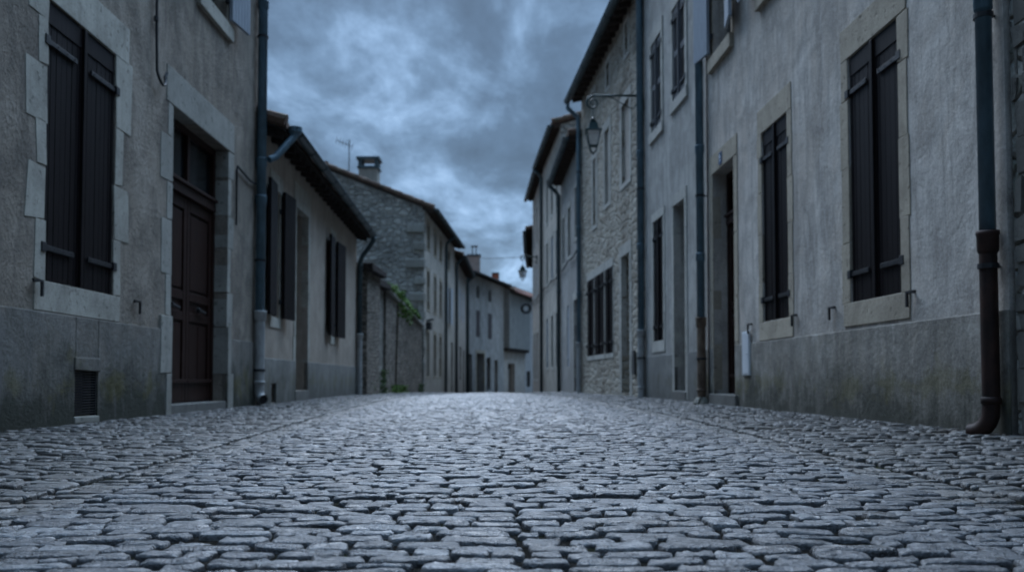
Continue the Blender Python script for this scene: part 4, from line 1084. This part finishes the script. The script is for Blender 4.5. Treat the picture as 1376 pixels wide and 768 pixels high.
# ------------------------------------------------------------------ street lamps
def lamp(base, ang, label):
    """arm reaches along local +x from the wall"""
    T = thing('street_lamp', label, 'street lamp', base, 'wall lanterns on scroll brackets')
    T.rotation_euler = (0, 0, ang)
    A = .86
    m = MB(); m.tube([(0, 0, 0), (A-.08, 0, 0)], .020, 8)
    pts = []
    for k in range(26):
        a = math.pi/2 - 2*math.pi*1.35*k/25; r = .125*(1-.72*k/25)
        # scroll curling outward, down and back in
        pts.append((A-.08+math.cos(math.pi/2-(math.pi/2-a)*-1)*0 + r*math.cos(a), 0, -.125+r*math.sin(a)))
    m.tube(pts, [.020-.007*k/25 for k in range(26)], 8)
    m.build('arm', M['lamp_green'], T, local=True, smooth=True)
    m = MB()
    m.tube([(A-.30, 0, -.01), (A-.42, 0, -.04), (A-.62, 0, -.16), (A-.72, 0, -.215), (A-.80, 0, -.235), (.05, 0, -.18), (.0, 0, -.13)], .009, 6)
    sp = [(A-.28+.035*math.cos(t)*(1-t/9), 0, -.05+.035*math.sin(t)*(1-t/9)) for t in [k*.5 for k in range(14)]]; m.tube(sp, .006, 5)
    m.box(lambda a, b, c: (a, b, c), -.02, .012, -.03, .03, -.26, .08)
    m.build('bracket', M['lamp_green'], T, local=True)
    X = A-.08; zt = -.25
    m = MB(); m.tube([(X, 0, zt), (X, 0, zt-.13)], .007, 6); m.build('hanger', M['lamp_green'], T, local=True)
    z0 = zt-.13       # top of the finial
    m = MB()
    m.lathe((X, 0, z0), [(.0, 0), (.02, -.005), (.042, -.022), (.02, -.04), (.055, -.055), (.055, -.065), (.02, -.085)][::-1], 10)
    m.lathe((X, 0, z0), [(.19, -.255), (.20, -.245), (.19, -.225), (.125, -.215), (.118, -.20), (.095, -.095), (.02, -.080)], 4)
    m.build('lantern_roof', M['lamp_green'], T, local=True)
    gm = MB(); gm.lathe((X, 0, z0), [(.092, -.50), (.158, -.256)], 4); gm.build('lantern_glass', M['lamp_glass'], T, local=True)
    m = MB()
    for k in range(4):
        t = math.pi/2*(k+.5)+math.pi/4*0; c, s = math.cos(t), math.sin(t)
        m.tube([(X+.100*c, s*.100, z0-.505), (X+.170*c, s*.170, z0-.25)], .011, 6)
        m.tube([(X+.100*c, s*.100, z0-.505), (X+.075*c, s*.075, z0-.57), (X+.015*c, s*.015, z0-.625)], .010, 6)
    m.lathe((X, 0, z0), [(.100, -.515), (.112, -.51), (.112, -.495), (.100, -.49)], 4)
    m.lathe((X, 0, z0), [(.004, -.655), (.022, -.64), (.026, -.625), (.012, -.608)], 8)
    m.build('lantern_frame', M['lamp_green'], T, local=True)
    return T
lamp((2.19, 15.1, 5.26), math.pi, 'large lantern on a scroll bracket at the corner of the rubble-stone house')
lamp((1.0, 35.2, 5.25), math.pi+R(42), 'small distant lantern on a scroll bracket against the sky, near the end of the street')

def cable(label, a, b, sag, r=.012, n=16):
    T = thing('overhead_cable', label, 'cable', a); m = MB(); a = Vector(a); b = Vector(b)
    m.tube([a.lerp(b, k/n)-Vector((0, 0, sag*4*(k/n)*(1-k/n))) for k in range(n+1)], r, 6); m.build('cable', M['cable'], T)
cable('thin cable strung across the far street from the stone chimney to the distant lamp', (-1.95, 51.6, 7.45), (1.0, 36.0, 5.38), .02, .014)
# facade cable along the right side
T = thing('facade_cable', 'dark cable looping along the cream fronts on the right', 'cable', (1.6, 22, 3.6))
m = MB(); pts = []
for k in range(61):
    y = 22.0+15.6*k/60
    x = interp(y, [(21.45, 1.70), (26.8, 1.50), (32.4, 1.15), (38, .90)])-.05
    pts.append((x, y, 3.62-.10*abs(math.sin(y*1.3))-.01*(y-22)*0+.0))
m.tube(pts, .018, 6); m.build('cable', M['cable'], T)
# round object on a bracket
T = thing('round_sign', 'dark round hanging sign with a pale centre on the far corner', 'sign', (1.1, 52, 4.6))
m = MB(); c = Vector((.80, 50.2, 4.38))
for k in range(24):
    t0 = 2*math.pi*k/24; t1 = 2*math.pi*(k+1)/24
    m.tube([(c.x+.25*math.cos(t0), c.y, c.z+.25*math.sin(t0)), (c.x+.25*math.cos(t1), c.y, c.z+.25*math.sin(t1))], .075, 6, False)
m.build('ring', M['iron'], T)
m = MB(); m.tube([(c.x, c.y-.03, c.z), (c.x, c.y+.03, c.z)], .13, 16); m.build('disc', M['white_box'], T)
m = MB(); m.tube([(c.x+.2, c.y, c.z+.2), (c.x+.25, c.y, c.z+.5), (1.28, c.y, c.z+.55)], .025, 6)
m.tube([(c.x-.2, c.y, c.z), (c.x+.2, c.y, c.z)], .02, 5); m.build('bracket', M['iron'], T)

# far tree behind the end houses
def tree(label, x, y, zb_, H_, R_, n):
    T = thing('tree', label, 'tree', (x, y, zb_)); m = MB()
    m.tube([(x, y, zb_), (x+.1, y, zb_+H_*.35), (x-.1, y, zb_+H_*.7)], [.35, .25, .1], 8)
    for k in range(9):
        a = random.uniform(0, 6.28); z = zb_+H_*random.uniform(.35, .6)
        m.tube([(x, y, z), (x+math.cos(a)*R_*.4, y+math.sin(a)*R_*.4, z+H_*.15), (x+math.cos(a)*R_*.75, y+math.sin(a)*R_*.75, z+H_*.22)], [.12, .08, .03], 6)
    m.build('trunk', M['bark'], T)
    c = MB(); cl = []
    for k in range(26):
        a = random.uniform(0, 6.28); e = random.uniform(-.5, 1); r = R_*random.uniform(.35, .85)
        cl.append((x+math.cos(a)*r*math.cos(e), y+math.sin(a)*r*math.cos(e), zb_+H_*.62+math.sin(e)*H_*.32, R_*random.uniform(.22, .4)))
    for k in range(n):
        q = random.choice(cl); d = Vector((random.gauss(0, 1), random.gauss(0, 1), random.gauss(0, 1))).normalized()*q[3]*random.uniform(.6, 1.05)
        p = Vector(q[:3])+d; s = random.uniform(.12, .26)
        a = Vector((random.gauss(0, 1), random.gauss(0, 1), random.gauss(0, 1))).normalized(); b = a.cross(d.normalized()+Vector((.01, 0, 0))).normalized()
        c.poly([p-a*s, p+b*s*.5, p+a*s, p-b*s*.5])
    c.build('crown', M['tree_leaf'], T, recalc=False)
tree('pale green tree showing above the roofs at the far end', 3.4, 95, -3.0, 13.0, 4.2, 7000)

# ------------------------------------------------------------------ sky, light
W = bpy.data.worlds.new('World'); S.world = W; W.use_nodes = True
nt = W.node_tree; N = nt.nodes; Lk = nt.links; bg = N['Background']
SUN_EL, SUN_AZ = R(54), R(-8)      # azimuth measured from +Y towards +X
sky = N.new('ShaderNodeTexSky'); sky.sky_type = 'NISHITA'; sky.sun_disc = False; sky.sun_elevation = SUN_EL; sky.sun_rotation = SUN_AZ
tc = N.new('ShaderNodeTexCoord'); sp = N.new('ShaderNodeSeparateXYZ'); Lk.new(tc.outputs['Generated'], sp.inputs[0])
def mth(op, a, b=0):
    m = N.new('ShaderNodeMath'); m.operation = op
    for i, v_ in enumerate((a, b)):
        if hasattr(v_, 'is_output'): Lk.new(v_, m.inputs[i])
        else: m.inputs[i].default_value = v_
    return m.outputs[0]
zz = mth('ADD', mth('MAXIMUM', sp.outputs['Z'], 0), .16)
cb = N.new('ShaderNodeCombineXYZ'); Lk.new(mth('DIVIDE', sp.outputs['X'], zz), cb.inputs[0]); Lk.new(mth('DIVIDE', sp.outputs['Y'], zz), cb.inputs[1])
mp = N.new('ShaderNodeMapping'); mp.inputs['Location'].default_value = (31, 17, 0); mp.inputs['Scale'].default_value = (1.35, .75, 1); Lk.new(cb.outputs[0], mp.inputs['Vector'])
def nz(scale, det, ro, dist):
    n = N.new('ShaderNodeTexNoise'); n.inputs['Scale'].default_value = scale; n.inputs['Detail'].default_value = det; n.inputs['Roughness'].default_value = ro; n.inputs['Distortion'].default_value = dist
    Lk.new(mp.outputs[0], n.inputs['Vector']); return n.outputs['Fac']
cl = mth('ADD', mth('MULTIPLY', nz(1.05, 9, .56, .25), .68), mth('MULTIPLY', nz(3.4, 9, .64, .3), .32))
rp = N.new('ShaderNodeValToRGB'); el = rp.color_ramp.elements
stops = [(.40, (.26, .47, .76)), (.48, (.40, .71, 1.15)), (.525, (.64, 1.10, 1.75)), (.57, (1.10, 1.78, 2.75)), (.64, (2.0, 2.95, 4.25))]
while len(el) < len(stops): el.new(.5)
for e, (p, c_) in zip(el, stops): e.position = p; e.color = c_+(1,)
Lk.new(cl, rp.inputs[0])
mx = N.new('ShaderNodeMix'); mx.data_type = 'RGBA'; mx.inputs['Factor'].default_value = .955
Lk.new(sky.outputs[0], mx.inputs['A']); Lk.new(rp.outputs[0], mx.inputs['B']); 
ov = N.new('ShaderNodeMapRange'); ov.interpolation_type = 'SMOOTHSTEP'; ov.inputs['From Min'].default_value = .70; ov.inputs['From Max'].default_value = .97; ov.inputs['To Min'].default_value = 1; ov.inputs['To Max'].default_value = 15.0  # strong sky boost added overhead, out of view, to light the street walls
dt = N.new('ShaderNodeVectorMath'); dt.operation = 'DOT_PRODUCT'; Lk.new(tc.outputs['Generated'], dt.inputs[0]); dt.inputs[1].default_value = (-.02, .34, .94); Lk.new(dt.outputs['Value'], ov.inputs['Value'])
lo = N.new('ShaderNodeMapRange'); lo.interpolation_type = 'SMOOTHSTEP'; lo.inputs['From Min'].default_value = .0; lo.inputs['From Max'].default_value = .24; lo.inputs['To Min'].default_value = 1.25; lo.inputs['To Max'].default_value = 1; Lk.new(sp.outputs['Z'], lo.inputs['Value'])      # sky slightly brighter low down, near the horizon
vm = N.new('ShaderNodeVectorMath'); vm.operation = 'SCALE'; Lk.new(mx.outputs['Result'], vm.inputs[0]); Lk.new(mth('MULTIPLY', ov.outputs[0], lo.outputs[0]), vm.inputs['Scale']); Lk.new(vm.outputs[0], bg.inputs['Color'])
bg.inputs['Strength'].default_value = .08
sl_ = bpy.data.lights.new('Sun', 'SUN'); sl_.energy = .95; sl_.angle = R(50); sl_.color = (.82, .90, 1.0)
so = bpy.data.objects.new('Sun', sl_); C.objects.link(so)
d = Vector((math.sin(SUN_AZ)*math.cos(SUN_EL), math.cos(SUN_AZ)*math.cos(SUN_EL), math.sin(SUN_EL)))
so.rotation_euler = d.to_track_quat('Z', 'Y').to_euler()

# ------------------------------------------------------------------ camera
cd = bpy.data.cameras.new('Camera'); cam = bpy.data.objects.new('Camera', cd); C.objects.link(cam); S.camera = cam
fpx = 1180; th = R(2.2)
cam.location = (0, 0, .34); cam.rotation_euler = (R(90)+th, 0, 0)
cd.sensor_width = 36; cd.lens = fpx/1376*36; cd.clip_start = .05; cd.clip_end = 4000
cy = 509-fpx*math.tan(th); cd.shift_y = (cy-384)/1376; cd.shift_x = 0
cd.dof.use_dof = True; cd.dof.focus_distance = 2.6; cd.dof.aperture_fstop = 3.2; cd.dof.aperture_blades = 9
S.view_settings.view_transform = 'Standard'; S.view_settings.look = 'None'; S.view_settings.gamma = 1; S.view_settings.exposure = 1.64
S.render.engine = 'CYCLES'; S.render.resolution_x = 1024; S.render.resolution_y = 571
